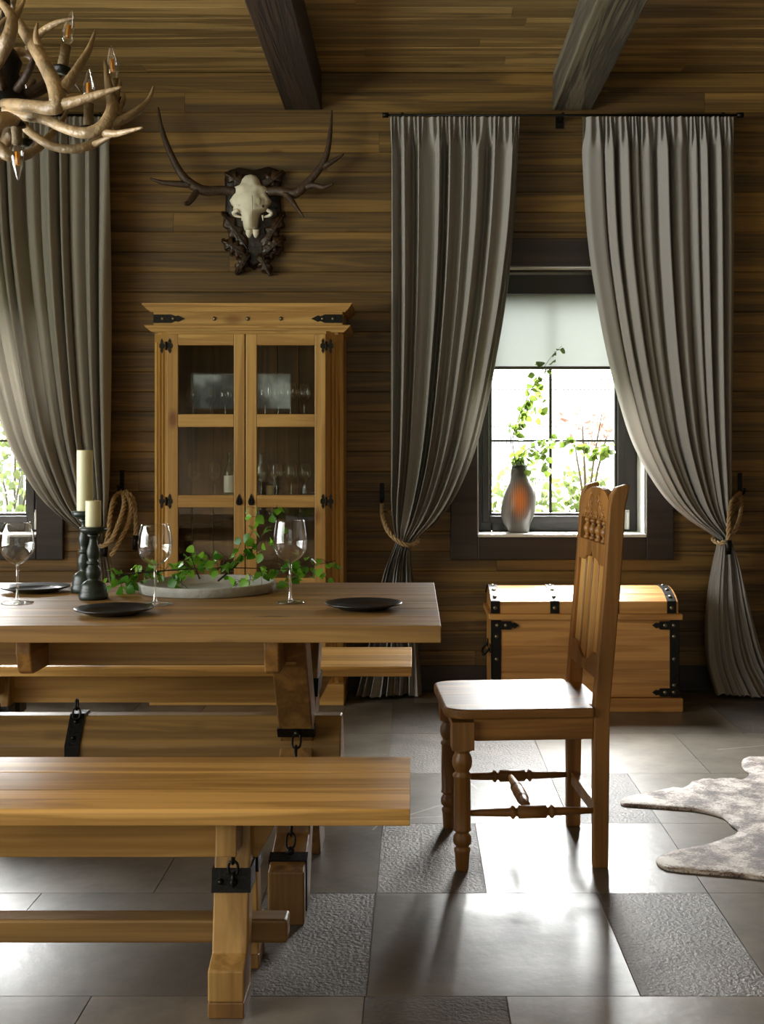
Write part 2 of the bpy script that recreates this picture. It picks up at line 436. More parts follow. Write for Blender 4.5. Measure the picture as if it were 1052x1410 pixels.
# left wall with a wide window, right wall, wall behind the camera with an opening added for front fill light
LW = (-1.6, 3.6, .6, 2.5)
mb = MB()
boards(0, RY0, YW, 0, ZC, .125, [LW], lambda m, q0, q1, p: m.prism([(RX0 - t, z) for z, t in p], 'y', q0, q1), mb, 8)
mb.box(RX0 - .25, RX0 - .021, RY0, LW[0], 0, ZC); mb.box(RX0 - .25, RX0 - .021, LW[1], YW, 0, ZC)
mb.box(RX0 - .25, RX0 - .021, LW[0], LW[1], 0, LW[2]); mb.box(RX0 - .25, RX0 - .021, LW[0], LW[1], LW[3], ZC)
struct('wall_left', mb, M['wall'])
mb = MB()
boards(0, RY0, YW, 0, ZC, .125, [], lambda m, q0, q1, p: m.prism([(RX1 + t, z) for z, t in p], 'y', q0, q1), mb, 9)
struct('wall_right', mb, M['wall'])
FWX = (-1.0, 1.9, .6, 2.45)  # wide unseen opening, added to let front fill light in
mb = MB()
mb.box(RX0 - .2, FWX[0], RY0 - .2, RY0, 0, ZC); mb.box(FWX[1], RX1 + .2, RY0 - .2, RY0, 0, ZC)
FW2 = (-2.69, -1.49, 1.76, 2.18)                 # small high window
mb.v, mb.f, mb.m, mb.smooth = [], [], [], []
mb.box(RX0 - .2, FW2[0], RY0 - .2, RY0, 0, ZC); mb.box(FW2[1], FWX[0], RY0 - .2, RY0, 0, ZC); mb.box(FWX[1], RX1 + .2, RY0 - .2, RY0, 0, ZC)
mb.box(FW2[0], FW2[1], RY0 - .2, RY0, 0, FW2[2]); mb.box(FW2[0], FW2[1], RY0 - .2, RY0, FW2[3], ZC)
mb.box(FWX[0], FWX[1], RY0 - .2, RY0, 0, FWX[2]); mb.box(FWX[0], FWX[1], RY0 - .2, RY0, FWX[3], ZC)
struct('wall_front', mb, M['wall'])

# floor: rows of 60 cm slabs, honed and flamed
mb = MB()
mb.box(RX0, RX1, RY0, YW, -.06, -.003, 2)
rows = [(2.492 - .59 * 3, None), (2.492 - .59 * 2, None),
        (2.492 - .59, {-.7: 's', -.107: 'r', .2: 's', .8: 's'}), (2.492, {-1.0: 's', -.4: 'r', -.103: 's', .492: 'r', .79: 's'}),
        (3.082, {-1.9: 's', -1.3: 's', -.7: 's', -.4: 's', -.1: 'r', .195: 's', .79: 's'}), (3.669, {-.7: 's', -.1: 's', .5: 'r', .79: 's'}),
        (4.25, {-.4: 's', -.1: 'r', .5: 's', 1.1: 's'}), (4.866, {-1.3: 'r', -.98: 's', -.62: 'r', -.32: 's', -.1: 'r', .2: 's', .8: 's'}), (5.47, None)]
y = 2.492 - .59 * 3
pre = []
while y > RY0: y -= .59; pre.append((y, None))
rows = sorted(pre, key=lambda r: r[0]) + rows
rnd = random.Random(4)
for i, (y0, spec) in enumerate(rows):
    y1 = rows[i + 1][0] if i + 1 < len(rows) else YW
    y0 = max(y0, RY0)
    edges = []
    if spec:
        ks = sorted(spec)
        x = ks[0]
        while x > RX0: edges.append((max(x - .6, RX0), x, 's' if rnd.random() < .65 else 'r')); x -= .6
        for a, b in zip(ks, ks[1:] + [None]):
            if b is None: b = a + .6
            edges.append((a, b, spec[a])); x = b
    else:
        x = RX0
    while x < RX1:
        w = rnd.choice([.6, .6, .3]); edges.append((x, min(x + w, RX1), 's' if rnd.random() < .65 else 'r')); x += w
    for a, b, k in edges:
        g = .0012
        mb.add([(a + g, y0 + g, 0), (b - g, y0 + g, 0), (b - g, y1 - g, 0), (a + g, y1 - g, 0),
                (a + g, y0 + g, -.003), (b - g, y0 + g, -.003), (b - g, y1 - g, -.003), (a + g, y1 - g, -.003)],
               [(0, 1, 2, 3), (0, 4, 5, 1), (1, 5, 6, 2), (2, 6, 7, 3), (3, 7, 4, 0)], 1 if k == 'r' else 0)
struct('floor', mb, [M['tile'], M['tilerough'], M['grout']])

mb = MB(); mb.box(RX0, RX1, YW - .018, YW - .0005, 0, .13)
struct('baseboard_back', mb, M['baseb'], bevel=.004)
mb = MB(); mb.box(RX0 + .0005, RX0 + .018, RY0, YW - .02, 0, .13)
struct('baseboard_left', mb, M['baseb'], bevel=.004)
mb = MB(); mb.box(RX1 - .018, RX1 - .0005, RY0, YW - .02, 0, .13)
struct('baseboard_right', mb, M['baseb'], bevel=.004)

# ceiling beams
for i, (xa, xb, lab) in enumerate(((392, 443, 'rough dark brown ceiling beam above the antlered skull'), (761, 815, 'greyish ceiling beam above the right window'))):
    X0, X1 = (xa - CX) * YW / F, (xb - CX) * YW / F
    b = MB()
    def sec(u, v):
        return None
    n = 60
    zb = 2.91
    b.box(X0, X1, RY0 + .001, YW - .001, zb, ZC - .0005)
    o = obj('ceiling_beam', b, M['beamgrey' if i else 'beam'], bevel=.006, base=((X0 + X1) / 2, 3, zb))
    tag(o, lab, 'beam', 'ceiling beams')

# ------------------------------------------------------------------ windows (setting)
def window(nm, dx):
    r = struct(nm, loc=((WX0 + WX1) / 2 + dx, YW, WZ0))
    t = MB(); w = .135; y0, y1 = YW - .03, YW - .0005
    t.box(WX0 - w + dx, WX0 + dx, y0, y1, WZ0 - .125, WZ1 + .137); t.box(WX1 + dx, WX1 + w + dx, y0, y1, WZ0 - .125, WZ1 + .137)
    t.box(WX0 + dx, WX1 + dx, y0, y1, WZ1, WZ1 + .137); t.box(WX0 + dx, WX1 + dx, y0, y1, WZ0 - .125, WZ0 - .012)
    obj('window_trim', t, M['trim'], r, bevel=.004)
    s = MB(); s.box(WX0 + .001 + dx, WX1 - .001 + dx, YW - .034, YW + .21, WZ0 - .012, WZ0 + .003)
    obj('window_sill', s, M['white'], r, bevel=.003)
    v = MB()                                     # white plastered reveal
    v.box(WX0 + dx, WX0 + .006 + dx, YW + .001, YW + .21, WZ0 + .003, WZ1); v.box(WX1 - .006 + dx, WX1 + dx, YW + .001, YW + .21, WZ0 + .003, WZ1)
    v.box(WX0 + .006 + dx, WX1 - .006 + dx, YW + .001, YW + .21, WZ1 - .006, WZ1)
    obj('reveal', v, M['white'], r)
    f = MB(); y0, y1 = YW + .18, YW + .25
    gx0, gx1, gz0, gz1 = .403, 1.036, .884, 2.017
    a0, a1, z0, z1 = WX0 + .006, WX1 - .006, WZ0 + .003, WZ1 - .006
    f.box(a0 + dx, gx0 + dx, y0, y1, z0, z1); f.box(gx1 + dx, a1 + dx, y0, y1, z0, z1)
    f.box(gx0 + dx, gx1 + dx, y0, y1, z0, gz0); f.box(gx0 + dx, gx1 + dx, y0, y1, gz1, z1)
    obj('window_frame', f, M['sash'], r, bevel=.006)
    f = MB(); y0 = YW + .165                      # raised sash edge
    e = .035
    f.box(gx0 - .05 + dx, gx0 - .05 + e + dx, y0, y0 + .02, gz0 - .05, gz1 + .05); f.box(gx1 + .05 - e + dx, gx1 + .05 + dx, y0, y0 + .02, gz0 - .05, gz1 + .05)
    f.box(gx0 - .015 + dx, gx1 + .015 + dx, y0, y0 + .02, gz0 - .05, gz0 - .05 + e)
    obj('sash_moulding', f, M['sash'], r, bevel=.004)
    g = MB(); g.box(gx0 + dx, gx1 + dx, YW + .212, YW + .214, gz0, gz1)
    obj('glass_pane', g, M['pane'], r)
    mx = (758 - CX) * 5.95 / F + dx; mz = H - (607 - CY) * 5.95 / F
    b = MB(); b.box(mx - .007, mx + .007, YW + .2, YW + .211, gz0, gz1)
    obj('muntin', b, M['sash'], r)
    b = MB(); b.box(gx0 + dx, gx1 + dx, YW + .2, YW + .211, mz - .005, mz + .005)
    obj('muntin', b, M['sash'], r)
    h = MB(); hx = (863 - CX) * 5.93 / F + dx
    h.box(hx - .012, hx + .012, YW + .172, YW + .18, .80, .90); h.tube([(hx, YW + .172, .885), (hx, YW + .15, .885), (hx, YW + .148, .87), (hx, YW + .15, .80)], .007, 8)
    obj('handle', h, M['white'], r)
    return r
window('window_1', 0)
window('window_2', SHIFT)

def blind(dx, lab):
    x0, x1 = .335 + dx, 1.145 + dx; y = YW + .12
    r = thing('roller_blind', lab, 'blind', ((x0 + x1) / 2, y, 1.6), 'roller blinds')
    zt = H - (366 - CY) * 5.86 / F; zb = H - (505 - CY) * 5.88 / F
    zc0 = H - (405 - CY) * 5.82 / F; zc1 = H - (378.5 - CY) * 5.81 / F
    c = MB(); c.prism([(y - .06, zc0), (y - .06, zc1), (y - .048, zt - .014), (y - .03, zt - .008), (y + .04, zt - .008), (y + .04, zt - .02), (y - .02, zt - .03), (y - .03, zc0)], 'x', x0, x1)
    obj('cassette', c, M['sash'], r)
    c = MB(); c.prism([(y - .0605, zc1), (y - .062, zc1 + .012), (y - .056, zc1 + .028), (y - .04, zc1 + .036), (y - .028, zt - .0085), (y - .031, zt - .009), (y - .0475, zt - .0145)], 'x', x0, x1)
    obj('cassette_cap', c, M['ironm'], r)
    c = MB(); c.tube([(x0, y + .01, zt - .05), (x1, y + .01, zt - .05)], .024, 20, sub=1)
    obj('roller_tube', c, M['ironm'], r)
    f = MB(); f.grid(lambda u, v: Vector((x0 + .01 + (x1 - x0 - .02) * u, y + .034, zt - .03 + (zb - zt + .03) * v)), 2, 2)
    obj('blind_fabric', f, M['blind'], r, clean=False)
    b = MB(); b.box(x0 + .01, x1 - .01, y + .028, y + .04, zb - .012, zb + .004)
    obj('bottom_bar', b, M['ironm'], r, bevel=.003)
blind(0, 'pale roller blind half lowered behind the vase branches')

# ------------------------------------------------------------------ curtains
def lerp_tab(tab, t):
    if t <= tab[0][0]: return tab[0][1]
    for (a, b), (c, d) in zip(tab, tab[1:]):
        if t <= c:
            k = (t - a) / (c - a); return b + (d - b) * k
    return tab[-1][1]
def smooth_tab(tab):
    P = [Vector((a, b, 0)) for a, b in tab]
    Q, _ = spline(P, [0] * len(P), 6)
    return sorted([(q.x, q.y) for q in Q])
YC = 5.60
def curtain(lab, outer, inner, tie, nf, seed, dx=0.0, header=178):
    rnd = random.Random(seed)
    outer, inner = smooth_tab(outer), smooth_tab(inner)
    ph = [rnd.uniform(0, 2 * PI) for _ in range(6)]
    top, bot = 161, 957
    def fn(s, v):
        py = top + (bot - top) * v
        xo, xi = lerp_tab(outer, py), lerp_tab(inner, py)
        # squeeze the folds unevenly across the width
        w = s + .018 * math.sin(2 * PI * 2 * s + ph[0]) + .012 * math.sin(2 * PI * 5 * s + ph[1])
        x = xo + (xi - xo) * s
        head = max(0, min(1, (py - 166) / 40))
        dt = abs(py - tie)
        near = math.exp(-(dt / 45) ** 2)
        below = max(0, min(1, (py - tie) / 60))
        amp = (.012 + .036 * head) * (1 - .6 * near)
        ph_v = .5 * math.sin(py / 130 + ph[2] + 3 * s)
        a = 2 * PI * nf * w + ph_v
        fold = math.sin(a) + .28 * math.sin(2 * a + ph[3] + 1.5 * s) * head
        # some folds deeper than others
        fold *= .75 + .45 * math.sin(2 * PI * 3.3 * s + ph[4])
        if head < 1: fold = fold * head + (1 - head) * (math.sin(a * 3 + ph[5]) * .8 + .4 * math.sin(a))
        yy = YC - amp * fold
        yy -= near * .05 * math.sqrt(max(0, 1 - (2 * s - 1) ** 2))
        xx = x + math.cos(a) * 2.2 * head * (1 - near)
        p = W(xx, py, YC); p.y = yy
        if py > 915: p.y -= (py - 915) / 42 * .05 * (1 + .5 * math.sin(7 * s + ph[1]))
        p.z = max(p.z, .006 + .01 * (1 + math.sin(a)))
        p.x += dx
        return p
    mb = MB(); mb.grid(fn, 330, 120)
    o = obj('curtain', mb, M['curtain'], base=fn(.5, 1).to_tuple()[:2] + (0,), clean=False)
    return tag(o, lab, 'curtain', 'linen curtains')
outerR = [(160, 1010), (300, 1011), (500, 1010), (660, 1009), (700, 1007), (738, 1005), (746, 1006), (780, 1018), (830, 1030), (900, 1050), (957, 1078)]
innerR = [(160, 802), (250, 806), (330, 812), (400, 822), (480, 837), (560, 857), (620, 878), (680, 913), (715, 948), (737, 982), (748, 988), (770, 984), (800, 979), (850, 974), (910, 975), (957, 986)]
outerL = [(160, 537), (300, 537), (500, 537), (640, 537), (690, 537), (725, 541), (742, 545), (752, 543), (790, 528), (850, 516), (910, 502), (957, 490)]
innerL = [(160, 715), (250, 711), (330, 705), (420, 694), (500, 680), (560, 668), (620, 652), (680, 627), (715, 603), (738, 578), (748, 569), (760, 565), (790, 567), (850, 572), (910, 577), (957, 580)]
curtain('grey linen curtain tied back at the left side of the right window', outerL, innerL, 744, 9, 2)
curtain('grey linen curtain at the far right tied back beside the chest', outerR, innerR, 743, 11, 5)
curtain('grey linen curtain at the left edge behind the candles', outerR[:7] + [(780, 1014), (830, 1022), (900, 1030), (957, 1038)], innerR, 743, 10, 9, dx=(152 - 1010) * YC / F)

def rod(px0, px1, lab):
    a, b = W(px0, 158.5, 5.62), W(px1, 158.5, 5.62)
    r = thing('curtain_rod', lab, 'rod', (a + b) / 2, 'curtain rods')
    m = MB(); m.tube([a, b], .0065, 10, sub=1); obj('rod', m, M['iron'], r)
    for p, s in ((a, -1), (b, 1)):
        m = MB(); m.lathe([(0, 0), (.013, 0), (.013, .03), (0, .03)], p, 12, (s, 0, 0)); obj('finial', m, M['iron'], r)
    for k in (.04, .5, .96):
        p = a.lerp(b, k)
        m = MB(); m.box(p.x - .006, p.x + .006, p.y - .006, YW - .0008, p.z - .004, p.z + .012); m.box(p.x - .02, p.x + .02, YW - .006, YW - .0006, p.z - .03, p.z + .03)
        obj('bracket', m, M['iron'], r)
rod(535, 1015, 'thin black curtain rod above the right window')
rod(535 - 858, 1015 - 858, 'thin black curtain rod at the left edge behind the chandelier')

def ropepath(mb, pts, r=.011, closed=False, twist=75):
    P, _ = spline([Vector(p) for p in pts], [0] * len(pts), 14, closed)
    L = 0; n = len(P)
    ds = [0]
    for a, b in zip(P, P[1:]): L += (b - a).length; ds.append(L)
    T = [(P[min(n - 1, i + 1)] - P[max(0, i - 1)]).normalized() for i in range(n)]
    u = T[0].orthogonal().normalized(); U = []
    for i in range(n):
        u = (u - T[i] * u.dot(T[i])).normalized(); U.append(u)
    for k in range(3):
        st = []
        for i in range(n):
            a = ds[i] * twist + 2 * PI * k / 3
            st.append(P[i] + (U[i] * math.cos(a) + T[i].cross(U[i]) * math.sin(a)) * r * .58)
        mb.tube(st, r * .52, 7, sub=1)
def hook(px, py, lab, length=.09):
    p = W(px, py, YW - .004)
    r = thing('wall_hook', lab, 'hook', (p.x, YW - .002, p.z), 'curtain hooks')
    m = MB(); m.box(p.x - .011, p.x + .011, YW - .006, YW - .0006, p.z - .02, p.z + length); obj('back_plate', m, M['iron'], r, bevel=.002)
    m = MB(); m.tube([(p.x, YW - .006, p.z - .005), (p.x, YW - .04, p.z - .012), (p.x, YW - .075, p.z - .008), (p.x, YW - .085, p.z + .018)], .006, 8); obj('hook_arm', m, M['iron'], r)
    return p
def tieback(lab, strands, caps, loc):
    r = thing('rope_tieback', lab, 'tieback', loc, 'rope curtain tiebacks')
    for s in strands:
        m = MB(); ropepath(m, s); obj('rope', m, M['rope'], r)
    for a, b in caps:
        m = MB(); m.tube([a, b], .0135, 10, sub=1); obj('end_cap', m, M['iron'], r)
hook(526, 690, 'black iron hook on the wall left of the middle curtain')
hook(1019, 676, 'black iron hook at the far right wall holding a rope')
hook(168, 672, 'black iron hook left of the display cabinet holding the rope')
tieback('tan rope looped around the curtain left of the right window',
        [[W(526, 692, 5.69), W(527, 712, 5.6), W(535, 732, 5.52), W(548, 745, 5.48), W(562, 751, 5.485), W(574, 747, 5.54), W(573, 738, 5.63), W(555, 722, 5.7), W(535, 702, 5.71)]], [], W(550, 745, 5.5))
tieback('tan rope with dark cap hanging around the far right curtain',
        [[W(1019, 678, 5.685), W(1021, 700, 5.58), W(1016, 722, 5.50), W(1006, 740, 5.47), W(994, 748, 5.475), W(983, 744, 5.54), W(985, 737, 5.64), W(1005, 710, 5.7), W(1018, 684, 5.70)],
         [W(1017, 680, 5.67), W(1008, 690, 5.55), W(1004, 712, 5.47), W(1003, 744, 5.455)]],
        [(W(1003, 744, 5.455), W(1003, 763, 5.46))], W(1003, 745, 5.47))
tieback('thick tan rope in loops hanging left of the cabinet',
        [[W(168, 677, 5.67), W(157, 686, 5.6), W(152, 710, 5.52), W(149, 735, 5.49), W(146, 750, 5.485)],
         [W(169, 678, 5.66), W(171, 695, 5.57), W(163, 722, 5.50), W(152, 745, 5.465), W(138, 752, 5.47), W(126, 746, 5.55), W(132, 735, 5.67), W(160, 690, 5.71)],
         [W(171, 677, 5.655), W(180, 695, 5.59), W(176, 722, 5.54), W(166, 742, 5.50), W(153, 766, 5.5)],
         [W(172, 676, 5.66), W(183, 687, 5.64), W(187, 712, 5.64), W(187, 738, 5.65)]],
        [(W(146, 749, 5.485), W(143, 766, 5.49)), (W(187, 737, 5.65), W(186, 757, 5.65))], W(160, 740, 5.52))

# ------------------------------------------------------------------ display cabinet
D0 = 5.42
def cx(px, d=D0): return (px - CX) * d / F
def cz(py, d=D0): return H - (py - CY) * d / F
cab = thing('display_cabinet', 'tall pine display cabinet with glazed doors below the skull mount', 'cabinet', ((cx(210) + cx(475)) / 2, 5.57, 0))
XL, XR = -1.238, -.338; BK = YW - .002
ch = .06; fx0, fx1 = cx(231), cx(449)
m = MB()
m.box(XL, XL + .022, D0 + ch, BK, .10, cz(456)); m.box(XR - .022, XR, D0 + ch, BK, .10, cz(456))
m.box(XL + .022, XR - .022, D0 + .03, BK, cz(460), cz(456)); m.box(XL + .022, XR - .022, D0 + .03, BK, .10, .13)
obj('carcass', m, M['cabz'], cab)
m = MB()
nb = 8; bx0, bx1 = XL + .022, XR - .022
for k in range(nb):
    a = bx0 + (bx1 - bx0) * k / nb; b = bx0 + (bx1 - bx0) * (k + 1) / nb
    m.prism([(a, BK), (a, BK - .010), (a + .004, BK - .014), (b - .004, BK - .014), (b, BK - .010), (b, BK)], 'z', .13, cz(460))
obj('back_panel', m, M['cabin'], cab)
# fluted canted corners
for (pa, pb) in (((XL, D0 + ch), (fx0, D0)), ((XR, D0 + ch), (fx1, D0))):
    pa, pb = Vector(pa + (0,)), Vector(pb + (0,))
    t = (pb - pa); L = t.length; t.normalize(); nrm = Vector((t.y, -t.x, 0))
    if nrm.y > 0: nrm = -nrm
    prof = []
    fl = [(.16, .30), (.40, .54), (.64, .78)]
    pts = [0]
    for a, b in fl: pts += [(a, 0), (a + .03, -.009), (b - .03, -.009), (b, 0)]
    poly = [pa.copy()]
    for a, o_ in pts[1:]: poly.append(pa + t * (L * a) + nrm * o_)
    poly.append(pb.copy()); poly.append(pb - nrm * .025); poly.append(pa - nrm * .025)
    m = MB(); m.prism([(p.x, p.y) for p in poly], 'z', .30, cz(470))
    full = [pa, pb, pb - nrm * .025, pa - nrm * .025]
    m.prism([(p.x, p.y) for p in full], 'z', cz(470), cz(456)); m.prism([(p.x, p.y) for p in full], 'z', .10, .30)
    obj('fluted_corner', m, M['cabz'], cab)
m = MB(); m.box(fx0, fx1, D0, D0 + .03, cz(460), cz(456)); obj('top_rail', m, M['cabx'], cab)
m = MB(); m.box(cx(206), cx(474), D0 - .01, BK, 0.0, .10)
obj('plinth', m, M['cabx'], cab, bevel=.004)
def cornice(z0, z1, x0, x1, y0, lip, name):
    m = MB()
    n = 6
    for k in range(n):
        t0, t1 = k / n, (k + 1) / n
        e = lip * (t1 ** .6)
        m.box(x0 - e, x1 + e, y0 - e, BK, z0 + (z1 - z0) * t0, z0 + (z1 - z0) * t1)
    return obj(name, m, M['cabx'], cab)
cornice(cz(457), cz(448), XL + .012, XR - .008, D0 + .03, .045, 'lower_cornice')
m = MB(); m.box(XL + .002, XR - .0, D0 + .025, BK, cz(448), cz(424)); fr = obj('frieze', m, M['cabx'], cab, bevel=.003)
cornice(cz(429), cz(418), XL + .002, XR, D0 + .025, .045, 'upper_cornice')
for s, xa in ((1, XL + .002), (-1, XR)):
    m = MB(); zc = cz(438); hh = .02
    pts = [(0, -hh), (.085, -hh), (.105, -hh * .55), (.118, -hh * .75), (.15, 0), (.118, hh * .75), (.105, hh * .55), (.085, hh), (0, hh)]
    m.prism([(xa + s * a, zc + b) for a, b in pts], 'y', D0 + .0205, D0 + .0249)
    st = obj('iron_strap', m, M['iron'], fr)
    for q in (.045, .095):
        m = MB(); m.ball((xa + s * q, D0 + .02, zc), .008, n=10, sc=(1, .6, 1)); obj('nail', m, M['stud'], st) if False else obj('nail', m, M['stud'], cab)
for px in (294, 340, 386):
    m = MB(); m.ball((cx(px), D0 + .022, cz(438)), .010, n=10, sc=(1, .6, 1)); obj('nail', m, M['stud'], cab)
for px0, px1, hs in ((231.5, 338, -1), (339.5, 449, 1)):
    a, b = cx(px0), cx(px1); st = .0515
    z0, z1 = .14, cz(460.5)
    rails = [(cz(476), z1), (cz(588), cz(570.5)), (cz(698.5), cz(681.5)), (cz(812), cz(795)), (z0, z0 + .07)]
    yd0, yd1 = D0 - .024, D0 - .001
    m = MB(); m.box(a, a + st, yd0, yd1, z0, z1); m.box(b - st, b, yd0, yd1, z0, z1)
    dr = obj('door', m, M['cabz'], cab, bevel=.003)
    for r0, r1 in rails:
        m = MB(); m.box(a + st, b - st, yd0 + .001, yd1, r0, r1)
        obj('rail', m, M['cabx'], dr, bevel=.003)
    for (t, u) in ((rails[1][1], rails[0][0]), (rails[2][1], rails[1][0]), (rails[3][1], rails[2][0])):
        m = MB(); m.box(a + st - .003, b - st + .003, yd0 + .011, yd0 + .014, t - .003, u + .003); obj('glass_pane', m, M['cabpane'], dr)
    m = MB(); m.box(a + st, b - st, yd0 + .008, yd0 + .016, z0 + .07, rails[3][0]); obj('door_panel', m, M['cabz'], dr)
    hx = a if hs < 0 else b
    for zy in (477, 690):
        zc = cz(zy); m = MB()
        for off in (.013, -.024):
            c = hx - hs * off
            pts = [(0, .036), (.007, .022), (.004, .015), (.012, .007), (.012, -.007), (.004, -.015), (.007, -.022), (0, -.036), (-.007, -.022), (-.004, -.015), (-.012, -.007), (-.012, .007), (-.004, .015), (-.007, .022)]
            yf = yd0 - .004 if off > 0 else yd0 - .002
            m.prism([(c + p, zc + q) for p, q in pts], 'y', yf, yf + .004)
        m.box(min(hx - hs * .013, hx + hs * .024), max(hx - hs * .013, hx + hs * .024), yd0 - .005, yd0 - .0005, zc - .005, zc + .005)
        m.tube([(hx + hs * .003, yd0 - .006, zc - .02), (hx + hs * .003, yd0 - .006, zc + .02)], .005, 8, sub=1)
        obj('hinge', m, M['iron'], dr)
    kx = b - st / 2 if hs < 0 else a + st / 2
    zc = cz(689); m = MB()
    m.prism([(kx, zc + .033), (kx + .007, zc + .018), (kx + .014, zc), (kx + .015, zc - .012), (kx + .009, zc - .022), (kx - .009, zc - .022), (kx - .015, zc - .012), (kx - .014, zc), (kx - .007, zc + .018)], 'y', yd0 - .004, yd0 - .0005)
    m.tube([(kx, yd0 - .006, zc + .01), (kx + .008, yd0 - .012, zc - .006), (kx, yd0 - .014, zc - .017), (kx - .008, yd0 - .012, zc - .006)], .003, 7, closed=True)
    obj('pull', m, M['iron'], dr)
SHZ = [cz(579), cz(690), cz(803), .42]
for z in SHZ:
    m = MB(); m.box(XL + .0225, XR - .0225, D0 + .045, BK - .015, z - .009, z + .009); obj('shelf', m, M['cabx'], cab)

# ------------------------------------------------------------------ wine glasses
def wineglass(name, hgt, rb, rr, rf, lab, loc, group, n=28):
    """thin blown stem glass, open at the rim"""
    r = thing(name, lab, 'glass', loc, group)
    hb = hgt * .52                                   # bowl height
    z0 = hgt - hb
    prof = [(.0045, z0 * .985), (.006, z0), (rb * .35, z0 + hb * .04), (rb * .72, z0 + hb * .16), (rb * .93, z0 + hb * .30), (rb, z0 + hb * .44), (rb * .985, z0 + hb * .6), (rb * .92, z0 + hb * .8), (rr, hgt)]
    Q, _ = spline([Vector((a, 0, b)) for a, b in prof], [0] * len(prof), 3)
    pr = [(q.x, q.z) for q in Q]
    inner = [(max(a - .0012, .001), b + .001) for a, b in pr][::-1]
    inner[0] = (pr[-1][0] - .0012, hgt)
    m = MB(); m.lathe(pr + inner, loc, n); obj('bowl', m, M['glass'], r)
    m = MB(); m.lathe([(.0085, .006), (.005, .014), (.0036, .03), (.0034, z0 * .7), (.0042, z0 * .97)], loc, 14); obj('stem', m, M['glassfoot'], r)
    m = MB(); m.lathe([(rf, .0005), (rf, .0018), (rf * .6, .0035), (.0085, .006)], loc, n); obj('foot', m, M['glassfoot'], r)
    return r
ZT = .77
def ontable(px, d): return Vector(((px - CX) * d / F, d, ZT + .0006))
wineglass('wine_glass', .221, .0465, .034, .043, 'empty wine glass at the left edge of the table', ontable(24, 3.15), 'wine glasses on the table')
wineglass('wine_glass', .218, .046, .036, .046, 'empty wine glass standing in front of the grey tray', ontable(213.5, 3.12), 'wine glasses on the table')
wineglass('wine_glass', .228, .0465, .039, .039, 'empty wine glass at the right end of the leafy branch', ontable(399.5, 3.16), 'wine glasses on the table')
# glasses in the cabinet
g0 = None
spots = [('upper shelf behind the left cabinet door', SHZ[0], [(266, 5.56), (290, 5.62), (310, 5.55)], .16),
         ('upper shelf behind the right cabinet door', SHZ[0], [(365, 5.56), (383, 5.62), (400, 5.54), (419, 5.60)], .175),
         ('middle shelf behind the left cabinet door', SHZ[1], [(268, 5.58), (296, 5.6)], .17),
         ('middle shelf behind the right cabinet door', SHZ[1], [(360, 5.62), (381, 5.60), (401, 5.54), (420, 5.60)], .165)]
protos = {}
for where, z, lst, hh in spots:
    for px, d in lst:
        loc = Vector(((px - CX) * d / F, d, z + .0095)); lab = 'clear stemmed glass on the ' + where
        if hh not in protos: protos[hh] = wineglass('stemmed_glass', hh, .034, .028, .03, lab, loc, 'glasses on the ' + where, 18)
        else:
            q = dup(protos[hh], loc, lab); q['group'] = 'glasses on the ' + where
loc = Vector(((317 - CX) * 5.5 / F, 5.5, SHZ[1] + .0095))
bt = thing('bottle', 'pale green bottle with a white label inside the cabinet', 'bottle', loc)
m = MB(); m.lathe([(.0, 0), (.028, 0), (.03, .01), (.03, .12), (.022, .15), (.011, .175), (.011, .21), (.013, .212), (.013, .22), (0, .22)], loc, 20); obj('bottle_body', m, thinglass('bottle_glass', tint=(.55, .7, .45, 1), base=.08), bt)
m = MB(); m.lathe([(.0304, .03), (.0308, .032), (.0308, .108), (.0304, .11)], loc, 20); obj('paper_label', m, M['white'], bt)
loc = Vector(((372 - CX) * 5.5 / F, 5.5, SHZ[1] + .0095))
o = MB(); o.lathe([(0, 0), (.017, 0), (.018, .003), (.018, .06), (.016, .062), (0, .062)], loc, 18)
tag(obj('candle', o, M['wax'], base=loc), 'small pale candle on the middle cabinet shelf', 'candle')
loc = Vector(((275 - CX) * 5.6 / F, 5.6, SHZ[2] + .0095))
o = MB(); o.box(loc.x - .085, loc.x + .12, 5.5, 5.66, loc.z, loc.z + .09)
tag(obj('wooden_box', o, M['cabx'], base=loc, bevel=.004), 'plain wooden box on the lower shelf behind the left cabinet door', 'box')

# ------------------------------------------------------------------ skull mount
def Wp(px, py, d): return W(px, py, d)
sk = thing('skull_mount', 'bleached deer skull with dark antlers on a carved leaf plaque', 'trophy', W(350, 305, YW - .005))
def outline(pts, d0, d1, mat, name, parent, dome=.02, mid=None):
    """carved relief from a pixel outline: back at d1, domed front towards the camera"""
    P = [W(x, y, YW) for x, y in pts]
    c = sum(P, Vector()) / len(P)
    m = MB(); n = len(P)
    rings = [(1, d1), (1, d0 + dome * .9), (.93, d0 + dome * .45), (.75, d0 + dome * .15), (.4, d0), ]
    vs = []
    for s, d in rings:
        for p in P: vs.append(Vector((c.x + (p.x - c.x) * s, d, c.z + (p.z - c.z) * s)))
    vs.append(Vector((c.x, d0, c.z)))
    fs = []
    for r in range(len(rings) - 1):
        for k in range(n): fs.append((r * n + k, r * n + (k + 1) % n, (r + 1) * n + (k + 1) % n, (r + 1) * n + k))
    b = (len(rings) - 1) * n
    for k in range(n): fs.append((b + k, b + (k + 1) % n, len(vs) - 1))
    fs.append(tuple(range(n)))
    m.add(vs, fs, 0, True)
    return obj(name, m, mat, parent)
outline([(312, 262), (310, 248), (316, 236), (330, 232), (350, 236), (370, 231), (384, 236), (388, 250), (386, 265), (388, 290), (386, 315), (378, 340), (365, 362), (350, 372), (336, 362), (322, 340), (313, 315), (311, 290)], YW - .045, YW - .001, M['carved'], 'plaque', sk, .025)
